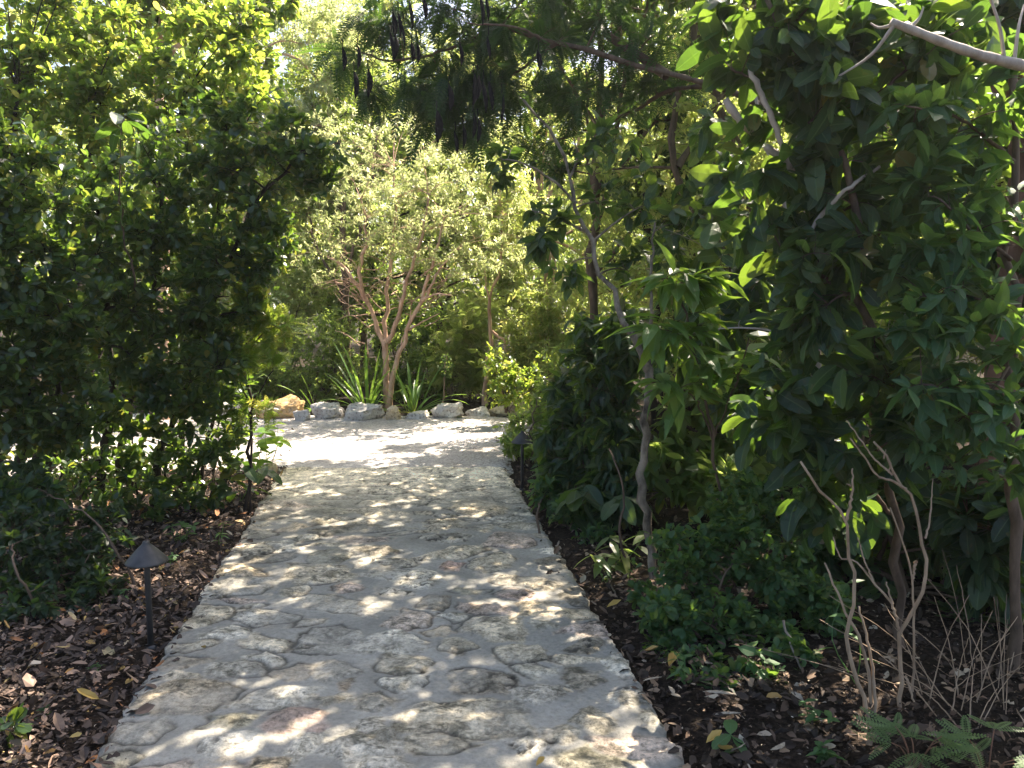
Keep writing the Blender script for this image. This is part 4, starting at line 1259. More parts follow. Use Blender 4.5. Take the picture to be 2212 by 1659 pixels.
for i, (px, py, h, ns, ll, lab) in enumerate((
        (384, 1178, .16, 4, .06, 'tufted green seedling behind the left path light'), (478, 1180, .14, 2, .06, 'green seedling touching the left path edge'),
        (372, 1222, .06, 4, .035, 'low spreading seedling just right of the lamp shade'), (225, 1232, .05, 2, .035, 'tiny bright seedling left of the lamp shade'),
        (258, 1302, .06, 1, .04, 'tiny round leaved seedling left of the lamp post'), (205, 1450, .03, 2, .035, 'small three leaved seedling low on the shaded litter'),
        (100, 1548, .03, 2, .03, 'pale sprout on the sunlit litter in the bottom left corner'))):
    herb('seedling', lab, 'seedling', gp(px, py), ns, T_LANCE if i % 2 else T_OVAL, 'seedling', ll, 90 + i, 6, h, h * .4, group=GSD)

# ================================================================== feather leaved tree over the path, with pods
ft = plant('feather_leaved_tree', 'dark feather leaved tree arching over the path with hanging black seed pods', 'tree', np.array([2.45, 5.6, 0]),
           [(np.array([[2.45, 5.6, -.05], [2.4, 5.55, 1.0], at(1870, 420, 5.4), at(1800, 320, 5.3), at(1660, 236, 5.2), at(1560, 188, 5.1), at(1440, 163, 5.1), at(1330, 130, 5.1), at(1200, 95, 5.1), at(1085, 55, 5.2), at(990, 20, 5.4)]), .04, .009),
            limb((1560, 188, 5.1), (1450, 195, 5.3), (1330, 260, 5.5), (1180, 310, 5.7), r=(.018, .007)),
            limb((1440, 163, 5.1), (1300, 60, 5.5), (1150, -60, 6.0), (1000, -160, 6.4), r=(.03, .01)),
            limb((1200, 95, 5.1), (1080, 180, 5.3), (980, 230, 5.4), r=(.012, .005)),
            limb((1085, 55, 5.2), (960, 110, 5.3), (850, 130, 5.4), (770, 110, 5.5), r=(.012, .005)),
            limb((1180, 92, 5.1), (1120, 60, 4.9), (1010, 50, 4.7), r=(.01, .004)),
            limb((1660, 236, 5.2), (1600, 60, 5.6), (1500, -150, 6.2), (1450, -350, 6.8), r=(.04, .015)),
            (np.array([at(1800, 320, 5.3), [2.2, 5.5, 3.2], [1.7, 6.2, 4.3], [1.2, 6.8, 5.0]]), .04, .015)],
           [B(780, 90, 5.5, 70, 70, 34), B(900, 70, 5.4, 80, 70, 42), B(860, 190, 5.4, 80, 50, 36), B(980, 180, 5.3, 90, 60, 50), B(960, 260, 5.4, 80, 40, 34), B(1080, 110, 5.1, 90, 60, 50), B(1080, 220, 5.4, 80, 60, 40), B(1040, 20, 5.2, 90, 50, 40),
            B(1200, 40, 5.3, 90, 60, 46), B(1210, 190, 5.3, 80, 60, 36), B(1330, 70, 5.3, 90, 60, 36), B(1350, 190, 5.3, 80, 60, 24), B(1460, 110, 5.3, 80, 60, 26), B(1150, 290, 5.6, 50, 30, 12),
            ((-.9, 6.6, 4.9), (.9, .8, .3), 60), ((.1, 6.6, 5.0), (.9, .8, .3), 70), ((1.0, 7.2, 5.1), (.9, .8, .3), 70), ((1.9, 7.0, 5.0), (.8, .8, .3), 60), ((2.6, 6.4, 5.0), (.8, .8, .3), 50), ((.9, 5.3, 3.95), (.6, .6, .3), 50), ((-.3, 5.8, 4.2), (.9, .8, .35), 60), ((.8, 6.2, 4.4), (.9, .8, .4), 60), ((1.6, 6.6, 4.6), (.9, .8, .4), 60), ((.4, 7.2, 4.9), (1.0, .7, .35), 55), ((1.4, 5.2, 4.2), (.8, .7, .35), 50), ((2.2, 5.8, 4.6), (.8, .8, .4), 50)],  # unseen lobes above the frame, added to shade the fronds and the path
           T_FROND, 'b_brown', 'feather', seed=101, sec=4, twig_leaf=8, leaf_len=.17, twig_span=.45, twig_r=.003, droop=.45, dens=.5, grow=1.2, upness=1.0, sec_r=.006)


def pod(root, p, L, w, mat, rz, name='seed_pod', rx=0.0):
    """flat swollen pod hanging from a short stalk, seeds showing as bumps"""
    mb = MB()
    t = np.linspace(0, 1, 15)
    ww = w * np.clip(np.sin(np.pi * np.clip(t * 1.04 - .02, 0.02, .99)) ** .55, .06, 1) * (1 + .1 * np.sin(t * 34))
    ph = np.linspace(0, 2 * np.pi, 8, endpoint=False)
    cx = .10 * L * np.sin(t * 2.6 + rz)
    X = cx[:, None] + ww[:, None] * np.cos(ph)[None]
    Yv = (ww * .3 * (1 + .25 * np.sin(t * 34)))[:, None] * np.sin(ph)[None]
    Z = -t[:, None] * L + 0 * X
    c, s = math.cos(rz), math.sin(rz)
    c2, s2 = math.cos(rx), math.sin(rx)
    Y2, Z2 = Yv * c2 - Z * s2, Yv * s2 + Z * c2
    V = np.stack([p[0] + X * c - Y2 * s, p[1] + X * s + Y2 * c, p[2] + Z2], -1).reshape(-1, 3)
    i = np.arange(14)[:, None] * 8
    k = np.arange(8)[None]
    F = np.stack([i + k, i + (k + 1) % 8, i + 8 + (k + 1) % 8, i + 8 + k], -1).reshape(-1, 4)
    mb.add(V, [F])
    if rx == 0:
        tubes(mb, np.array([p + [0, 0, .05], p + [.003, 0, .02], p]), np.full(3, .0025), 4)
    return mb.build(name, M[mat], root)


rp = np.random.default_rng(5)
for zx, zy, k in ((340, 80, 1), (375, 75, 1), (405, 140, 1.1), (330, 205, 1.2), (350, 225, 1), (460, 270, .8), (495, 275, .85), (455, 0, 1.2), (540, -30, 1), (955, 230, 1), (770, 270, 1), (905, -30, 1.2), (945, -20, 1), (858, 470, 1.3), (885, 480, 1),
                  (922, 510, 1.4), (968, 520, 1.2), (1040, 600, 1.2), (700, 540, 1.1), (620, 710, 1.3), (742, 840, 1), (790, 800, 1), (855, 720, 1.1), (885, 760, 1), (90, 460, 1.1), (175, 440, 1.2), (110, 290, 1), (15, 300, 1), (1275, 320, .8)):
    pod(ft, at(734 + .3359 * zx, .3359 * zy, 4.5 + rp.uniform(-.08, .15)), .13 * k, .0135 * (1.5 if k == 1.3 else 1) * rp.uniform(.8, 1.25), 'pod', rp.uniform(-.9, .9))

# ================================================================== right hand thicket
Ys = 4.25
plant('slender_grey_tree', 'slender crooked tree with mottled grey trunk forking at head height right of the path', 'tree', gp(1414, 1268),
      [limb((1414, 1272, Ys), (1407, 1180, Ys), (1396, 1100, Ys), (1385, 1030, Ys), (1392, 970, Ys), (1397, 900, Ys), (1400, 820, Ys), (1402, 795, Ys), r=(.025, .021)),
       limb((1401, 800, Ys), (1385, 760, Ys), (1355, 710, Ys), (1330, 660, Ys + .1), (1290, 575, Ys + .2), (1265, 500, Ys + .3), (1245, 440, Ys + .3), (1231, 386, Ys + .35), (1204, 302, Ys + .4), (1165, 250, Ys + .4), (1130, 215, Ys + .4), r=(.018, .007)),
       limb((1402, 795, Ys), (1412, 755, Ys), (1408, 690, Ys - .1), (1405, 600, Ys - .1), (1415, 480, Ys - .1), r=(.012, .005)),
       limb((1245, 440, Ys + .3), (1180, 380, Ys + .3), (1120, 350, Ys + .2), (1085, 345, Ys + .2), r=(.009, .004)),
       limb((1231, 386, Ys + .35), (1247, 340, Ys + .4), (1240, 300, Ys + .4), r=(.008, .004)),
       limb((1265, 500, Ys + .3), (1200, 470, Ys + .3), (1150, 455, Ys + .2), r=(.008, .003))],
      [B(1090, 345, 4.5, 34, 40, 6), B(1075, 380, 4.5, 26, 26, 5), B(1180, 480, 4.5, 50, 40, 10), B(1170, 530, 4.4, 40, 40, 10), B(1300, 430, 4.9, 60, 60, 10), B(1390, 420, 4.7, 70, 70, 12), B(1440, 520, 4.6, 60, 70, 12), B(1360, 560, 4.8, 50, 50, 9), B(1330, 310, 4.5, 70, 50, 14), B(1220, 590, 4.9, 40, 40, 7)],
      T_OVAL, 'b_mottle', 'broad', seed=111, sec=2, twig_leaf=6, leaf_len=.085, twig_span=.3, twig_r=.0025, droop=.1, leaf_w=1.2)
GBT = 'broad leaved trees in the right hand thicket'
plant('broad_leaved_tree', 'broad leaved tree with a smooth brown trunk rising through the right hand thicket', 'tree', gp(1955, 1430),
      [limb((1955, 1440, 3.35), (1945, 1300, 3.35), (1925, 1108, 3.25), (1900, 880, 3.15), (1875, 690, 3.05), (1857, 551, 3.0), (1836, 430, 3.0), (1806, 302, 3.0), (1768, 210, 3.0), (1731, 148, 3.0), (1690, 60, 3.0), (1647, -20, 3.0), r=(.021, .01)),
       limb((1900, 900, 3.35), (1960, 820, 3.2), (2050, 760, 3.0), r=(.01, .005)), limb((1872, 676, 3.3), (1780, 600, 3.1), (1700, 560, 3.0), r=(.01, .005)), limb((1852, 551, 3.3), (1950, 450, 3.2), (2050, 380, 3.1), r=(.01, .005)), limb((1805, 302, 3.25), (1900, 200, 3.1), (2000, 120, 3.0), r=(.01, .005)),
       limb((1762, 200, 3.2), (1660, 180, 3.1), (1580, 150, 3.0), r=(.009, .004)), limb((1922, 1108, 3.35), (1850, 1020, 3.2), (1780, 980, 3.1), r=(.009, .004))],
      [B(1620, 60, 3.1, 80, 80, 15), B(1760, 60, 3.0, 100, 80, 28), B(1690, 210, 3.1, 70, 70, 10), B(1820, 230, 3.0, 80, 80, 18), B(1900, 100, 3.1, 100, 90, 26), B(1600, 330, 3.2, 70, 60, 6), B(1740, 400, 3.1, 80, 70, 12), B(1880, 400, 3.1, 90, 80, 22),
       B(1640, 500, 3.1, 90, 60, 9), B(1800, 560, 3.0, 90, 80, 20), B(1760, 740, 3.0, 100, 80, 22), B(1880, 820, 3.1, 90, 80, 20), B(1700, 880, 3.1, 90, 80, 18), B(1820, 960, 3.1, 90, 80, 20), B(1800, 1100, 3.2, 80, 60, 12), B(1960, 960, 3.0, 60, 70, 12), B(2060, 60, 3.2, 90, 90, 22), B(2050, 300, 3.3, 90, 90, 18)],
      T_BROAD, 'b_brown', 'broad', GBT, seed=112, sec=3, twig_leaf=8, leaf_len=.1, var=.36, twig_span=.28, twig_r=.0025, droop=.35, leaf_w=1.0, upness=.55, gather=True, dens=1.25, grow=1.32)
plant('broad_leaved_tree', 'broad leaved tree with a thin pale trunk standing behind the brown trunk', 'tree', at(1765, 1180, 4.6) * [1, 1, 0],
      [limb((1765, 1230, 4.6), (1762, 1000, 4.6), (1760, 750, 4.6), (1755, 600, 4.6), (1745, 400, 4.6), (1740, 250, 4.6), (1760, 100, 4.6), r=(.03, .015)), limb((1755, 600, 4.6), (1680, 400, 4.6), (1620, 150, 4.6), r=(.018, .008)), limb((1760, 750, 4.6), (1660, 620, 4.6), (1560, 560, 4.5), r=(.012, .006)), limb((1761, 740, 4.0), (1752, 600, 3.4), (1743, 480, 3.2), (1746, 350, 3.1), (1738, 250, 3.1), r=(.012, .008)), limb((1755, 380, 3.15), (1751, 345, 3.1), (1706, 347, 3.1), (1653, 317, 3.1), r=(.018, .014)), limb((1712, 365, 3.1), (1706, 355, 3.05), (1660, 240, 3.0), (1621, 150, 3.0), r=(.012, .009)), limb((1640, 300, 3.2), (1600, 262, 3.1), (1566, 215, 3.1), r=(.015, .014)), limb((1736, 530, 3.0), (1770, 470, 3.0), (1821, 415, 2.95), (1900, 360, 3.0), r=(.009, .006)), limb((1745, 400, 4.6), (1880, 300, 4.6), (1980, 200, 4.6), r=(.012, .006)), (np.array([at(1745, 400, 4.6), [1.6, 5.2, 3.4], [1.3, 6.0, 4.2], [.4, 6.6, 4.5], [-.8, 6.8, 4.75]]), .03, .012), (np.array([at(1740, 250, 4.6), [1.5, 5.0, 3.9], [.9, 5.0, 4.3], [-.4, 5.6, 4.7]]), .02, .01), (np.array([[1.6, 5.2, 3.4], [1.7, 6.4, 4.2], [1.5, 7.4, 4.4]]), .02, .01)],
      [B(1520, 330, 4.5, 70, 60, 9), B(1490, 480, 4.4, 80, 70, 14), B(1560, 620, 4.5, 90, 70, 22), B(1680, 640, 4.5, 90, 80, 22), B(1620, 760, 4.4, 90, 80, 22), B(1500, 760, 4.5, 70, 70, 16), B(1850, 640, 4.5, 100, 90, 20), B(1950, 480, 4.5, 100, 90, 20), B(1850, 250, 4.6, 100, 80, 20), B(1640, 900, 4.3, 90, 70, 20), B(1760, 900, 4.4, 90, 90, 20), B(1950, 750, 4.4, 100, 90, 20)] + [((x + .2 * math.sin(5 * y), y + .2 * math.sin(7 * x), 4.35 + .18 * math.sin(9 * x + 4 * y)), (.55, .5, .25), 17) for x in (.35, 1.2, 2.05) for y in (4.9, 5.7, 6.5, 7.3) if x < 2 or y > 6] + [((1.6, 5.35, 4.35), (.5, .45, .25), 24), ((.85, 5.3, 4.15), (.5, .4, .22), 24), ((1.35, 6.0, 4.5), (.5, .4, .25), 20), ((.6, 5.0, 4.0), (.4, .4, .2), 14)] + [((x, y, 4.75), (.5, .5, .25), 18) for x, y in ((-.5, 5.6), (-.4, 6.5), (-1.2, 6.6), (-1.1, 7.4), (-.3, 7.4), (-1.6, 5.8))],  # lobes given in metres are unseen, added overhead to dapple path and left shrub
      T_BROAD, 'b_pale', 'broad', GBT, seed=113, sec=3, twig_leaf=8, leaf_len=.1, var=.36, twig_span=.3, twig_r=.0025, droop=.35, upness=.55, gather=True, dens=1.3, grow=1.32)
plant('pointed_leaved_tree', 'tree with pointed mid green leaves at the right edge of the picture', 'tree', at(2188, 1480, 3.1) * [1, 1, 0],
      [limb((2190, 1530, 3.1), (2196, 1300, 3.1), (2190, 1050, 3.1), (2185, 850, 3.1), (2178, 700, 3.1), (2182, 560, 3.1), (2190, 350, 3.1), (2200, 100, 3.1), r=(.024, .012)),
       limb((2185, 850, 3.1), (2140, 830, 2.9), (2060, 840, 2.8), (1990, 830, 2.75), r=(.008, .004)), limb((2212, 720, 2.9), (2180, 790, 2.85), (2120, 870, 2.8), (2080, 900, 2.75), r=(.008, .003)), limb((2178, 700, 3.1), (2100, 640, 2.9), (2000, 640, 2.8), r=(.008, .004)), limb((2182, 560, 3.1), (2100, 500, 2.9), (2030, 430, 2.8), r=(.008, .004)), limb((2190, 350, 3.1), (2080, 260, 2.9), (1960, 230, 2.8), r=(.008, .004)), limb((2190, 1050, 3.1), (2130, 1010, 2.9), (2060, 1000, 2.8), r=(.007, .003))],
      [B(1980, 690, 2.8, 70, 60, 16), B(2080, 640, 2.8, 80, 60, 18), B(2150, 720, 2.85, 70, 70, 16), B(2010, 830, 2.75, 70, 50, 14), B(2110, 870, 2.75, 80, 60, 16), B(2050, 960, 2.75, 70, 50, 12), B(2170, 990, 2.8, 60, 60, 12), B(2060, 500, 2.85, 80, 70, 16), B(2170, 450, 2.9, 70, 80, 16), B(1990, 400, 2.9, 60, 50, 10), B(2080, 280, 2.9, 90, 70, 18), B(1950, 240, 2.85, 70, 40, 12), B(2190, 180, 2.9, 60, 80, 12), B(1960, 560, 2.9, 60, 50, 10)],
      T_OVAL, 'b_brown', 'pointed', seed=114, sec=3, twig_leaf=6, leaf_len=.085, var=.3, dens=1.4, twig_span=.22, twig_r=.002, droop=.15, leaf_w=.95, upness=1.0, gather=True, grow=1.15)
plant('reddish_trunk_tree', 'tree with a thick reddish brown trunk half hidden at the right edge', 'tree', at(2120, 1330, 4.0) * [1, 1, 0],
      [limb((2118, 1350, 4.0), (2140, 1150, 4.0), (2155, 850, 4.0), (2190, 560, 4.0), (2200, 300, 4.0), (2230, -100, 4.0), r=(.075, .05)), limb((2200, 300, 4), (2080, 100, 4), (1980, -60, 4), r=(.03, .015))],
      [B(2150, 30, 4, 140, 90, 60), B(2000, -40, 4, 130, 70, 50), B(2240, 250, 4.1, 90, 120, 50), B(2240, 550, 4.1, 80, 120, 40), B(2120, 560, 4.3, 90, 100, 40), B(2080, 1080, 3.7, 110, 80, 24), B(2150, 1210, 3.6, 90, 70, 18), B(2200, 1100, 3.5, 70, 90, 14), B(2230, 900, 4.1, 80, 140, 40)],
      T_BROAD, 'b_red', 'broad', seed=115, sec=3, twig_leaf=9, leaf_len=.13, twig_span=.3, twig_r=.003, droop=.4)
# a bare pale limb entering top right
mbw = empty('bare_limb', at(2260, 155, 2.75), 'bare whitish dead limb slanting across the top right corner', 'branch')
wb = MB()
tubes(wb, smooth_line(tr((2300, 172, 2.8), (2212, 143, 2.75), (2120, 120, 2.72), (2040, 92, 2.7), (1985, 70, 2.7), (1925, 47, 2.7)), 24), np.linspace(.021, .0125, 24) * (1 + .08 * np.sin(np.arange(24) * 1.9)), 10, cap=True)
for q in (((2170, 132, 2.73), (2160, 60, 2.7), (2140, 0, 2.68), (2120, -40, 2.6)), ((2190, 138, 2.74), (2200, 60, 2.75), (2212, 10, 2.8)), ((1962, 62, 2.7), (1985, 40, 2.7), (1995, 15, 2.7)), ((1935, 52, 2.7), (1900, 60, 2.75), (1880, 50, 2.75)), ((1930, 56, 2.7), (1880, 120, 2.75), (1800, 172, 2.8))):
    tubes(wb, smooth_line(tr(*q), 10), np.linspace(.007, .003, 10), 6)
wb.build('branch', M['b_pale'], mbw)

# lance leaved stems catching the sun
plant('lance_leaved_plant', 'bright green lance leaved shoots catching the sun beside the slender grey trunk', 'plant', at(1560, 1150, 4.1) * [1, 1, 0],
      [limb((1560, 1160, 4.1), (1540, 950, 4.0), (1500, 760, 3.9), (1475, 640, 3.8), (1440, 600, 3.75), r=(.01, .004)), limb((1500, 760, 3.9), (1460, 720, 3.75), (1400, 710, 3.7), r=(.005, .003)), limb((1540, 950, 4.0), (1500, 860, 3.85), (1440, 830, 3.75), r=(.005, .003)), limb((1540, 950, 4), (1600, 800, 3.8), (1620, 720, 3.8), r=(.005, .003))],
      [B(1450, 610, 3.75, 60, 26, 7), B(1530, 600, 3.75, 40, 20, 5), B(1440, 710, 3.7, 60, 26, 7), B(1530, 700, 3.75, 50, 26, 4), B(1470, 830, 3.75, 60, 30, 6), B(1600, 790, 3.8, 50, 40, 6), B(1530, 780, 3.8, 40, 40, 4)],
      T_LANCE, 'b_brown', 'lance', seed=121, sec=0, twig_leaf=5, leaf_len=.165, twig_span=.2, twig_r=.002, droop=.1, leaf_w=1.4, upness=2.2, out=.8, flatdir=.4, dens=1.2, stem_name='stem', leaf_name='foliage')
GR = 'low shrubs along the right path edge'
shrub('low_shrub', 'dense low small leaved shrub on the soil in front of the slender grey trunk', 1560, 1420, 3.6,
      [B(1480, 1200, 3.7, 90, 80, 110), B(1600, 1180, 3.7, 90, 80, 110), B(1700, 1260, 3.6, 90, 80, 100), B(1450, 1330, 3.45, 80, 60, 80), B(1560, 1340, 3.5, 90, 70, 110), B(1660, 1380, 3.4, 80, 60, 80), B(1500, 1430, 3.25, 80, 40, 60), B(1430, 1400, 3.35, 40, 36, 26), B(1480, 1470, 3.1, 40, 30, 20), B(1540, 1480, 3.05, 50, 30, 26), B(1640, 1470, 3.1, 70, 40, 40), B(1400, 1290, 3.7, 40, 40, 22), B(1720, 1430, 3.2, 60, 40, 34), B(1600, 1080, 3.9, 90, 70, 90), B(1720, 1120, 3.8, 80, 80, 80), B(1780, 1320, 3.5, 60, 80, 60)],
      'small', T_OBOV, .042, 122, tl=11, stems=9, ts=.24, group=GR)
shrub('low_shrub', 'dark glossy lance leaved shrub between the path light and the slender grey trunk', 1270, 1120, 5.6,
      [B(1240, 880, 5.9, 70, 70, 70), B(1310, 820, 5.6, 70, 80, 70), B(1230, 970, 5.8, 80, 60, 70), B(1320, 960, 5.4, 70, 70, 60), B(1250, 1060, 5.6, 70, 50, 45), B(1330, 1080, 5.2, 60, 60, 40), B(1280, 740, 5.9, 60, 60, 50), B(1360, 720, 5.4, 50, 70, 40)],
      'broad', T_LANCE, .105, 123, tl=10, stems=7, ts=.28, group=GR, lw=1.5, droop=.45, dens=1.4, grow=1.15)
shrub('low_shrub', 'fine leaved green shrub spilling onto the gravel at the far right path edge', 1150, 1010, 7.4,
      [B(1140, 920, 7.6, 60, 40, 70), B(1200, 880, 7.6, 70, 60, 90), B(1110, 960, 7.3, 36, 24, 35), B(1180, 970, 7.2, 60, 40, 60), B(1230, 800, 8, 60, 60, 80)], 'dkwood', T_LANCE_S, .075, 124, tl=12, stems=6, ts=.28, group=GR)
shrub('low_shrub', 'small shaded shrub at the right path edge in front of the path light', 1262, 1130, 5.3,
      [B(1180, 1060, 5.5, 50, 35, 50), B(1230, 1110, 5.2, 50, 40, 50), B(1290, 1170, 4.9, 50, 40, 45)], 'small', T_OVAL, .05, 125, tl=10, stems=4, ts=.2, group=GR)
herb('broad_herb', 'dark drooping broad leaved plant on the soil right of the path', 'plant', gp(1262, 1150), 4, T_BROAD, 'broad', .23, 126, 6, .3, .12, droop=.55, lw=.9)
herb('broad_herb', 'narrow leaved dark rosette beside the slender grey trunk', 'plant', gp(1330, 1235), 4, T_LANCE, 'dkwood', .15, 127, 7, .2, .09, droop=.4, lw=1.3)
shrub('thicket_shrub', 'dark shrub filling the shade behind the dead twigs', 1900, 1350, 4.2,
      [B(1850, 1050, 4.2, 120, 100, 60), B(2000, 1100, 4.2, 120, 100, 60), B(1950, 1250, 4.3, 120, 80, 50), B(1800, 1230, 4.2, 90, 70, 40), B(1860, 1330, 3.9, 90, 50, 34), B(2010, 1330, 3.9, 90, 50, 34), B(2130, 1330, 3.7, 80, 60, 34), B(2200, 1250, 3.7, 60, 80, 24)], 'broad', T_BROAD, .105, 128, tl=9, var=.34, stems=6, ts=.25, group=GR, droop=.5)
shrub('thicket_shrub', 'leafy shrub behind the lance leaved shoots in the deep thicket', 1600, 1100, 5.6,
      [B(1500, 900, 5.4, 100, 80, 80), B(1620, 960, 5.4, 100, 80, 80), B(1700, 850, 5.6, 110, 100, 90), B(1450, 1010, 5.2, 80, 80, 60), B(1560, 800, 5.6, 90, 80, 70), B(1560, 1050, 5.0, 90, 70, 60)], 'dkwood', T_OVAL, .1, 129, tl=10, stems=7, ts=.3, group=GR, droop=.4)
plant('canopy_tree', 'small leaved tree with thin brown stems whose sky speckled crown fills the top middle', 'tree', at(1285, 900, 8.6) * [1, 1, 0],
      [limb((1285, 930, 8.6), (1280, 700, 8.6), (1282, 450, 8.6), (1290, 280, 8.6), (1300, 150, 8.6), (1290, 0, 8.7), r=(.06, .025)), limb((1282, 450, 8.6), (1330, 280, 8.6), (1360, 120, 8.7), (1400, 0, 8.8), r=(.03, .015)), limb((1281, 500, 8.6), (1330, 380, 8.5), (1420, 250, 8.5), (1500, 100, 8.6), r=(.03, .012)),
       limb((1290, 280, 8.6), (1220, 160, 8.5), (1160, 60, 8.6), r=(.025, .01)), limb((1282, 450, 8.6), (1270, 300, 8.7), (1265, 150, 8.9), r=(.025, .01)), limb((1281, 600, 8.6), (1380, 480, 8.4), (1470, 420, 8.2), r=(.025, .01)), limb((1290, 280, 8.6), (1340, 130, 8.8), (1330, -60, 9.2), r=(.025, .01))],
      [((.5, 8.3, 4.6), (.7, .7, .4), 150), ((1.2, 8.4, 4.9), (.8, .8, .4), 190), ((2.0, 8.3, 4.8), (.8, .8, .4), 190), ((1.6, 9.2, 5.1), (.9, .7, .4), 190), ((.8, 9.3, 5.0), (.8, .7, .4), 150), ((2.5, 9.0, 4.7), (.7, .8, .4), 150), ((1.4, 7.6, 4.6), (.8, .6, .35), 150), ((.9, 10.1, 4.8), (.9, .6, .3), 170), ((.1, 9.9, 4.6), (.6, .5, .3), 90), ((1.8, 10.2, 4.8), (.8, .6, .35), 140), ((1.4, 10.8, 4.3), (.8, .5, .4), 120), ((2.2, 7.5, 4.4), (.8, .6, .35), 150),
       B(1180, 200, 8.8, 70, 50, 60), B(1420, 220, 8.5, 90, 60, 90), B(1500, 330, 8.3, 80, 60, 80), B(1370, 400, 8.5, 70, 60, 70), B(1200, 350, 8.8, 60, 50, 50), B(1480, 460, 8.2, 70, 50, 60)],
      T_DIA, 'b_brown', 'canopy', seed=133, sec=6, dens=1.0, twig_leaf=17, leaf_len=.075, twig_span=.45, twig_r=.0035, droop=0)
GM = 'understorey trees in the right hand thicket'
uA = tree_proto('understorey_tree', 'fine leaved tree overhanging the right end of the boulder row', (1.75, 9.4, 0), 131, 4.3, 'wood', 'b_dark', T_LANCE_S, .075, GM, twigs=75, wide=.62, multi=2)
uB = tree_proto('understorey_tree', 'brown stemmed understorey tree right behind the slender grey tree', (2.5, 7.6, 0), 132, 4.5, 'wood', 'b_brown', T_DIA, .075, GM, twigs=65, wide=.65, multi=3)
for x, y, rz, s, p, lab in ((3.6, 6.4, 2.0, .95, uA, 'understorey tree behind the lance leaved shoots'), (4.3, 5.2, 4.0, .95, uB, 'understorey tree behind the smooth brown trunk'),
                            (3.6, 8.6, 1.0, 1.1, uB, 'understorey tree deep behind the thin pale trunk'), (4.6, 3.9, 3.0, .9, uA, 'understorey tree at the right edge behind the reddish trunk'),
                            (2.7, 10.6, 5.0, 1.0, uA, 'understorey tree behind the fine leaved overhanging tree')):
    copy_tree(p, (x, y, 0), rz, (s, s, s), lab, GM)

# ------------------------------------------------------------------ dead twigs and grass on the right
def twiggy(name, label, cat, base, lines, mat='twig', r=.006, group=None):
    root = empty(name, base, label, cat, group)
    mb = MB()
    for k, (pts, w) in enumerate(lines):
        P = smooth_line(tr(*pts), 20)
        P += np.random.default_rng(k + 3).normal(0, min(.0025, w * .3), P.shape)
        tubes(mb, P, np.linspace(w, w * .45, 20), 7, cap=True)
    mb.build('branch', M[mat], root)
    return root


Z8 = lambda x, y, Y: (1607 + .4376 * x, 933 + .4376 * y, Y)
twiggy('dead_shrub', 'leafless pale dead shrub with a forked tip, left one of the two on the right', 'dead shrub', gp(1895, 1600),
       [([Z8(660, 1530, 2.75), Z8(600, 1360, 2.75), Z8(545, 1180, 2.75), Z8(500, 1010, 2.75), Z8(540, 880, 2.73), Z8(545, 700, 2.72), Z8(525, 600, 2.72), Z8(505, 440, 2.7), Z8(440, 350, 2.68), Z8(365, 280, 2.66), Z8(290, 150, 2.65)], .0088),
        ([Z8(505, 440, 2.7), Z8(535, 290, 2.68), Z8(533, 180, 2.68)], .006), ([Z8(640, 1530, 2.78), Z8(625, 1250, 2.8), Z8(570, 1010, 2.8), Z8(520, 920, 2.8), Z8(400, 650, 2.82)], .008),
        ([Z8(655, 1530, 2.76), Z8(640, 1200, 2.8), Z8(600, 1000, 2.82), Z8(565, 860, 2.84)], .008), ([Z8(620, 1520, 2.75), Z8(555, 1390, 2.72), Z8(600, 1450, 2.7)], .008),
        ([Z8(525, 265, 2.68), Z8(505, 255, 2.66)], .003)])
twiggy('dead_shrub', 'leafless dead shrub with a curved arm and a twiggy top, right one of the two', 'dead shrub', gp(1946, 1592),
       [([Z8(775, 1480, 2.8), Z8(770, 1250, 2.8), Z8(772, 1100, 2.8), Z8(765, 980, 2.8), Z8(830, 900, 2.78), Z8(890, 770, 2.76), Z8(900, 640, 2.75), Z8(885, 530, 2.74), Z8(855, 410, 2.74), Z8(820, 300, 2.73), Z8(765, 250, 2.72), Z8(700, 110, 2.7), Z8(650, 50, 2.7)], .0088),
        ([Z8(765, 980, 2.8), Z8(735, 860, 2.8), Z8(700, 740, 2.8)], .006), ([Z8(735, 850, 2.8), Z8(640, 740, 2.82), Z8(555, 640, 2.84), Z8(480, 620, 2.85), Z8(440, 520, 2.86)], .005), ([Z8(640, 740, 2.82), Z8(590, 620, 2.82), Z8(562, 520, 2.82)], .004),
        ([Z8(800, 280, 2.73), Z8(720, 235, 2.7), Z8(660, 215, 2.68), Z8(600, 130, 2.66), Z8(525, 30, 2.64)], .005), ([Z8(735, 210, 2.72), Z8(640, 130, 2.74), Z8(550, 0, 2.76), Z8(500, -60, 2.76)], .004), ([Z8(715, 200, 2.72), Z8(727, 150, 2.72)], .003), ([Z8(690, 130, 2.7), Z8(700, 85, 2.7)], .003),
        ([Z8(895, 530, 2.74), Z8(920, 420, 2.76), Z8(930, 230, 2.8)], .004), ([Z8(790, 1480, 2.85), Z8(830, 1300, 2.88), Z8(840, 1000, 2.9), Z8(830, 750, 2.9), Z8(790, 560, 2.9), Z8(720, 380, 2.9)], .006), ([Z8(845, 640, 2.9), Z8(830, 760, 2.9)], .006), ([Z8(800, 1200, 2.85), Z8(870, 1440, 2.8)], .005)])
rg = np.random.default_rng(9)
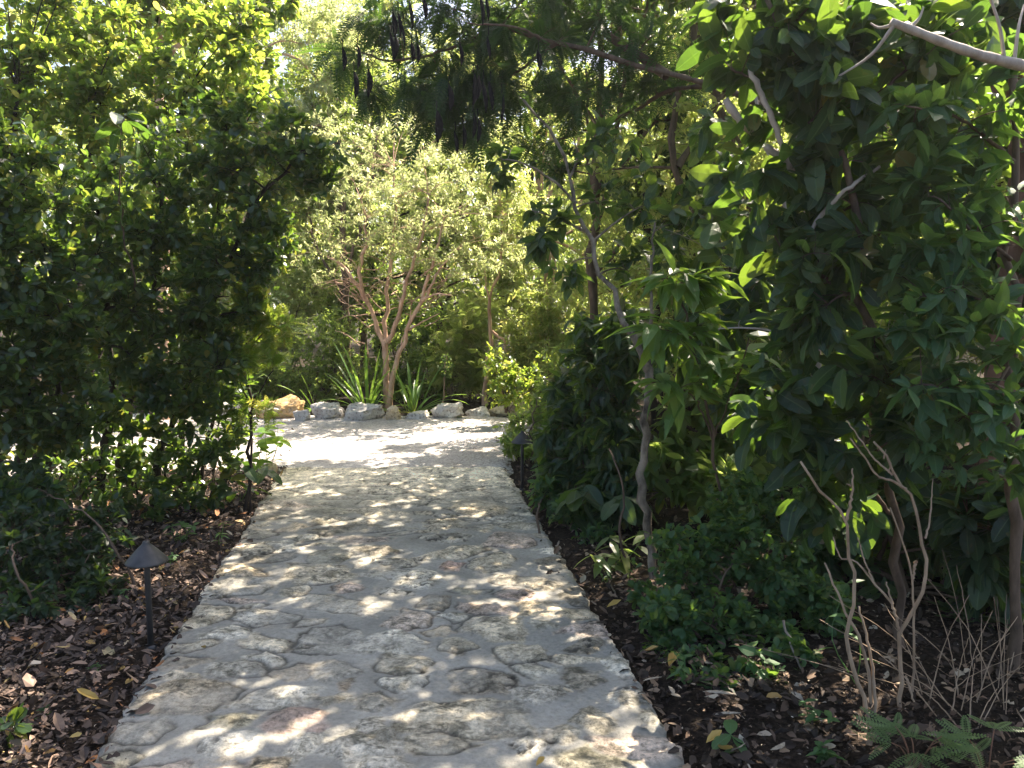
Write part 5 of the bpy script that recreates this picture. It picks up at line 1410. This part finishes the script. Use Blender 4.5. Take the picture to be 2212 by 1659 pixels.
for j, (px, py, lab) in enumerate(((2140, 1600, 'wispy dry grass stalks in the bottom right corner'), (2040, 1560, 'fine dead twigs fanning out between the dead shrub and the dry grass'))):
    L = []
    for k in range(24):
        a = rg.uniform(-1.4, 1.0)
        l = rg.uniform(120, 430)
        Y0 = 2.75 + rg.uniform(-.1, .4)
        x0, y0 = px + rg.uniform(-60, 60), py + rg.uniform(-30, 20)
        L.append(([(x0, y0, Y0), (x0 + math.sin(a) * l * .5, y0 - abs(math.cos(a)) * l * .55, Y0 + .05), (x0 + math.sin(a) * l * 1.1, y0 - abs(math.cos(a)) * l * .9, Y0 + rg.uniform(-.1, .3))], rg.uniform(.0015, .003)))
    twiggy('dry_stalks', lab, 'dry grass', gp(px, py), L)
twiggy('thin_sapling_stem', 'thin crooked leafless stem between the broad herb and the slender grey trunk', 'sapling', gp(1378, 1262), [([(1378, 1262, 4.3), (1345, 1190, 4.3), (1338, 1140, 4.3), (1350, 1080, 4.3), (1340, 1030, 4.3), (1318, 970, 4.35)], .009)], 'b_brown')
twiggy('fallen_twig', 'grey fallen twig curling over the soil at the right path edge', 'twig', gp(1330, 1290), [([(1305, 1230, 4.35), (1320, 1265, 4.12), (1335, 1295, 3.96), (1325, 1325, 3.83)], .006)], 'b_mottle')
twiggy('fallen_twig', 'long grey twig lying on the soil under the low small leaved shrub', 'twig', gp(1700, 1480), [([(1690, 1340, 3.3), (1740, 1460, 3.1), (1830, 1530, 2.9)], .006), ([(1700, 1420, 3.2), (1650, 1400, 3.25)], .003)], 'b_mottle')
twiggy('fallen_log', 'short whitish fallen log among the shrubs at the far right path edge', 'log', gp(1150, 925), [([(1105, 926, 8.6), (1140, 922, 8.5), (1185, 916, 8.4)], .035)], 'b_pale')

GSR = 'green seedlings on the dark soil right of the path'
for i, (px, py, h, ns, ll, tp, lab) in enumerate((
        (1600, 1640, .07, 1, .085, T_BROAD, 'three leaved bright seedling on the soil nearest the right path edge'), (1650, 1470, .16, 2, .1, T_OVAL, 'broad leaved seedling under the low small leaved shrub'),
        (1750, 1560, .09, 3, .05, T_OVAL, 'small tufted seedling between fallen leaves on the right soil'), (1700, 1400, .12, 2, .08, T_OVAL, 'shaded seedling left of the dead shrubs'),
        (1850, 1480, .42, 2, .07, T_OVAL, 'spindly climbing seedling wound on the left dead shrub'), (1310, 1260, .1, 2, .06, T_LANCE, 'little seedling by the right path edge near the curled twig'),
        (1480, 1480, .1, 3, .05, T_OVAL, 'seedling at the front rim of the low small leaved shrub'), (1790, 1650, .06, 4, .05, T_OVAL, 'leafy seedling left of the feather leaved fern at the bottom'))):
    herb('seedling', lab, 'seedling', gp(px, py), ns, tp, 'seedling', ll, 140 + i, 5 if i else 4, h, h * .3, group=GSR)


def fern(px, py, label, seed, n, L):
    rng = np.random.default_rng(seed)
    p = gp(px, py)
    root = empty('feather_leaved_seedling', p, label, 'plant', 'feather leaved seedlings in the bottom right corner')
    wb, lb = MB(), MB()
    for k in range(n):
        a = k * 2.4 + rng.uniform(-.4, .4)
        e = p + np.array([math.cos(a) * .07, math.sin(a) * .07, rng.uniform(.1, .2)])
        tubes(wb, smooth_line(np.array([p, (p + e) / 2 + [0, 0, .04], e]), 6), np.linspace(.003, .002, 6), 4)
        for b in (-.9, -.3, .3, .9):
            leaves(lb, T_FROND_W, e[None], np.array([[math.cos(a + b), math.sin(a + b), rng.uniform(-.1, .25)]]), np.array([[0, 0, 1.0]]) + rng.normal(0, .15, (1, 3)), np.array([L * rng.uniform(.8, 1.15)]), rng=rng)
    wb.build('stem', M['b_red'], root)
    lb.build('foliage', M['fernlight'], root, smooth=False)


fern(1975, 1690, 'pale feathery fern like seedling in the sun at the bottom edge', 151, 8, .11)
fern(2130, 1720, 'second feathery seedling in the bottom right corner, beside the dry stalks', 152, 7, .11)

# ------------------------------------------------------------------ litter on the ground
def on_ground(n, x0, x1, y0, y1, rng, near=1.6):
    Y = y0 + (y1 - y0) * rng.random(n) ** near
    X = rng.uniform(x0, x1, n)
    return X, Y


def litter(name, label, mat, n, side, rng, smin, smax):
    X, Y = on_ground(n, -7 if side < 0 else -1, -.5 if side < 0 else 5, 1.9, 9.5, rng)
    l, r = path_x(Y)
    off = (l - X) if side < 0 else (X - r)
    ok = ((off > .02) | ((off > -.16) & (rng.random(n) < .45 * np.exp(off / .035)))) & (off < 4.5) & ((gravel_in(X, Y) < .05) | (rng.random(n) < .02))
    X, Y, off = X[ok], Y[ok], off[ok]
    n = len(X)
    Z = .0 + .03 * rng.random(n) * sstep(0, .2, off) + np.where(off > .1, .012, np.where(off < .02, .034, -.005))
    mb = MB()
    a = rng.uniform(0, 2 * np.pi, n)
    d = np.stack([np.cos(a), np.sin(a), rng.normal(.05, .22, n)], 1)
    up = np.stack([rng.normal(0, .4, n), rng.normal(0, .4, n), np.ones(n)], 1)
    sz = smin + (smax - smin) * rng.random(n) ** (3.2 if side < 0 else 2.6)
    for q, T in enumerate((T_CURL, T_CHIP, T_OVAL, T_CRUMP)):
        s = np.arange(n) % 4 == q
        leaves(mb, T, np.stack([X, Y, Z], 1)[s], d[s], up[s], sz[s], sz[s] * rng.uniform(.5, 1.3, s.sum()), bendj=.25, rng=rng)
    o = mb.build(name, M[mat], smooth=False)
    tag(o, label, 'leaf litter', kind='stuff')


litter('leaf_litter', 'brown dry leaf litter covering the ground left of the path', 'litter', 140000, -1, np.random.default_rng(161), .008, .068)
litter('leaf_litter', 'dark leaf litter on the soil right of the path', 'litter_dk', 60000, 1, np.random.default_rng(162), .007, .065)
GF = 'large fallen leaves lying beside the path'
for i, (px, py, L, c, lab) in enumerate((
        (1550, 1612, .085, .5, 'golden fallen leaf, right one of a touching pair on the right soil'), (1525, 1605, .075, .55, 'golden fallen leaf, left one of a touching pair on the right soil'),
        (1445, 1440, .1, .45, 'ochre fallen leaf lying flat near the right path edge below the low shrub'), (1310, 1312, .08, .6, 'yellow fallen leaf beside the curled grey twig'),
        (1390, 1405, .07, .4, 'dull yellow fallen leaf at the rim of the low shrub'), (1690, 1505, .08, .3, 'brown orange fallen leaf under the broad leaved seedling'),
        (226, 1480, .07, .05, 'orange fallen leaf upright on the shaded litter left of the path'), (215, 1510, .08, .55, 'yellow brown fallen leaf under the orange one left of the path'),
        (385, 1355, .05, .5, 'small yellow fallen leaf between the lamp post and the path'), (20, 1530, .09, .1, 'rust orange fallen leaf in the bottom left corner'),
        (1240, 1495, .055, .95, 'pale curled leaf lying on the right rim of the paving'), (444, 1398, .045, .5, 'small olive leaf lying on the left side of the paving'),
        (1158, 1655, .05, .5, 'yellow leaf lying on the paving at the bottom edge of the picture'))):
    rr = np.random.default_rng(170 + i)
    mb = MB()
    on_path = i in (10, 11, 12)
    p = gp(px, py, .05 if on_path else .045)
    a = rr.uniform(0, 6.28)
    leaves(mb, T_CURL, p[None], np.array([[math.cos(a), math.sin(a), .05]]), np.array([[rr.normal(0, .2), -.35, 1]]), np.array([L]), np.array([L * .8]), rnd=np.array([c]), rng=rr)
    tag(mb.build('fallen_leaf', M['fallen'], smooth=False), lab, 'leaf', GF)
GP = 'weathered fallen pods on the right soil'
for i, (px, py, L, w, rz, lab) in enumerate((
        (1590, 1500, .12, .012, 1.3, 'long pale fallen pod pointing at the dead shrubs'), (1455, 1500, .075, .009, .1, 'short pale fallen pod standing on end towards the path'), (1600, 1540, .09, .009, 1.6, 'pale fallen pod right above the golden leaf pair'),
        (1665, 1620, .085, .01, -.8, 'bleached fallen pod next to the three leaved seedling'), (1430, 1462, .08, .006, 1.9, 'thin pale fallen pod beside the ochre leaf'), (1470, 1505, .04, .01, .9, 'stubby fallen pod beside the upright short one'))):
    o = pod(None, gp(px, py, .045) * 0, L, w, 'podpale', 0, 'fallen_pod', rx=math.radians(86))
    o.location = gp(px, py, .05)
    o.rotation_euler = (0, 0, rz)
    tag(o, lab, 'seed pod', GP)

if GLARE_HAZE:  # scattering box added to imitate lens glare over the clearing
    hm, hnt, hout = new_mat('glare_veil')
    pv = N(hnt, 'ShaderNodeVolumePrincipled', i_Density=GLARE_HAZE, i_Anisotropy=.5)
    pv.inputs['Color'].default_value = (.95, .97, 1, 1)
    hnt.links.new(pv.outputs[0], hout.inputs['Volume'])
    hb = bmesh.new()
    bmesh.ops.create_cube(hb, size=1)
    hme = bpy.data.meshes.new('glare_haze')
    hb.to_mesh(hme)
    hme.materials.append(hm)
    ho = bpy.data.objects.new('glare_haze', hme)
    COL.objects.link(ho)
    ho.scale = (420, 420, 13)
    ho.location = (0, 0, 5)
    tag(ho, kind='stuff')
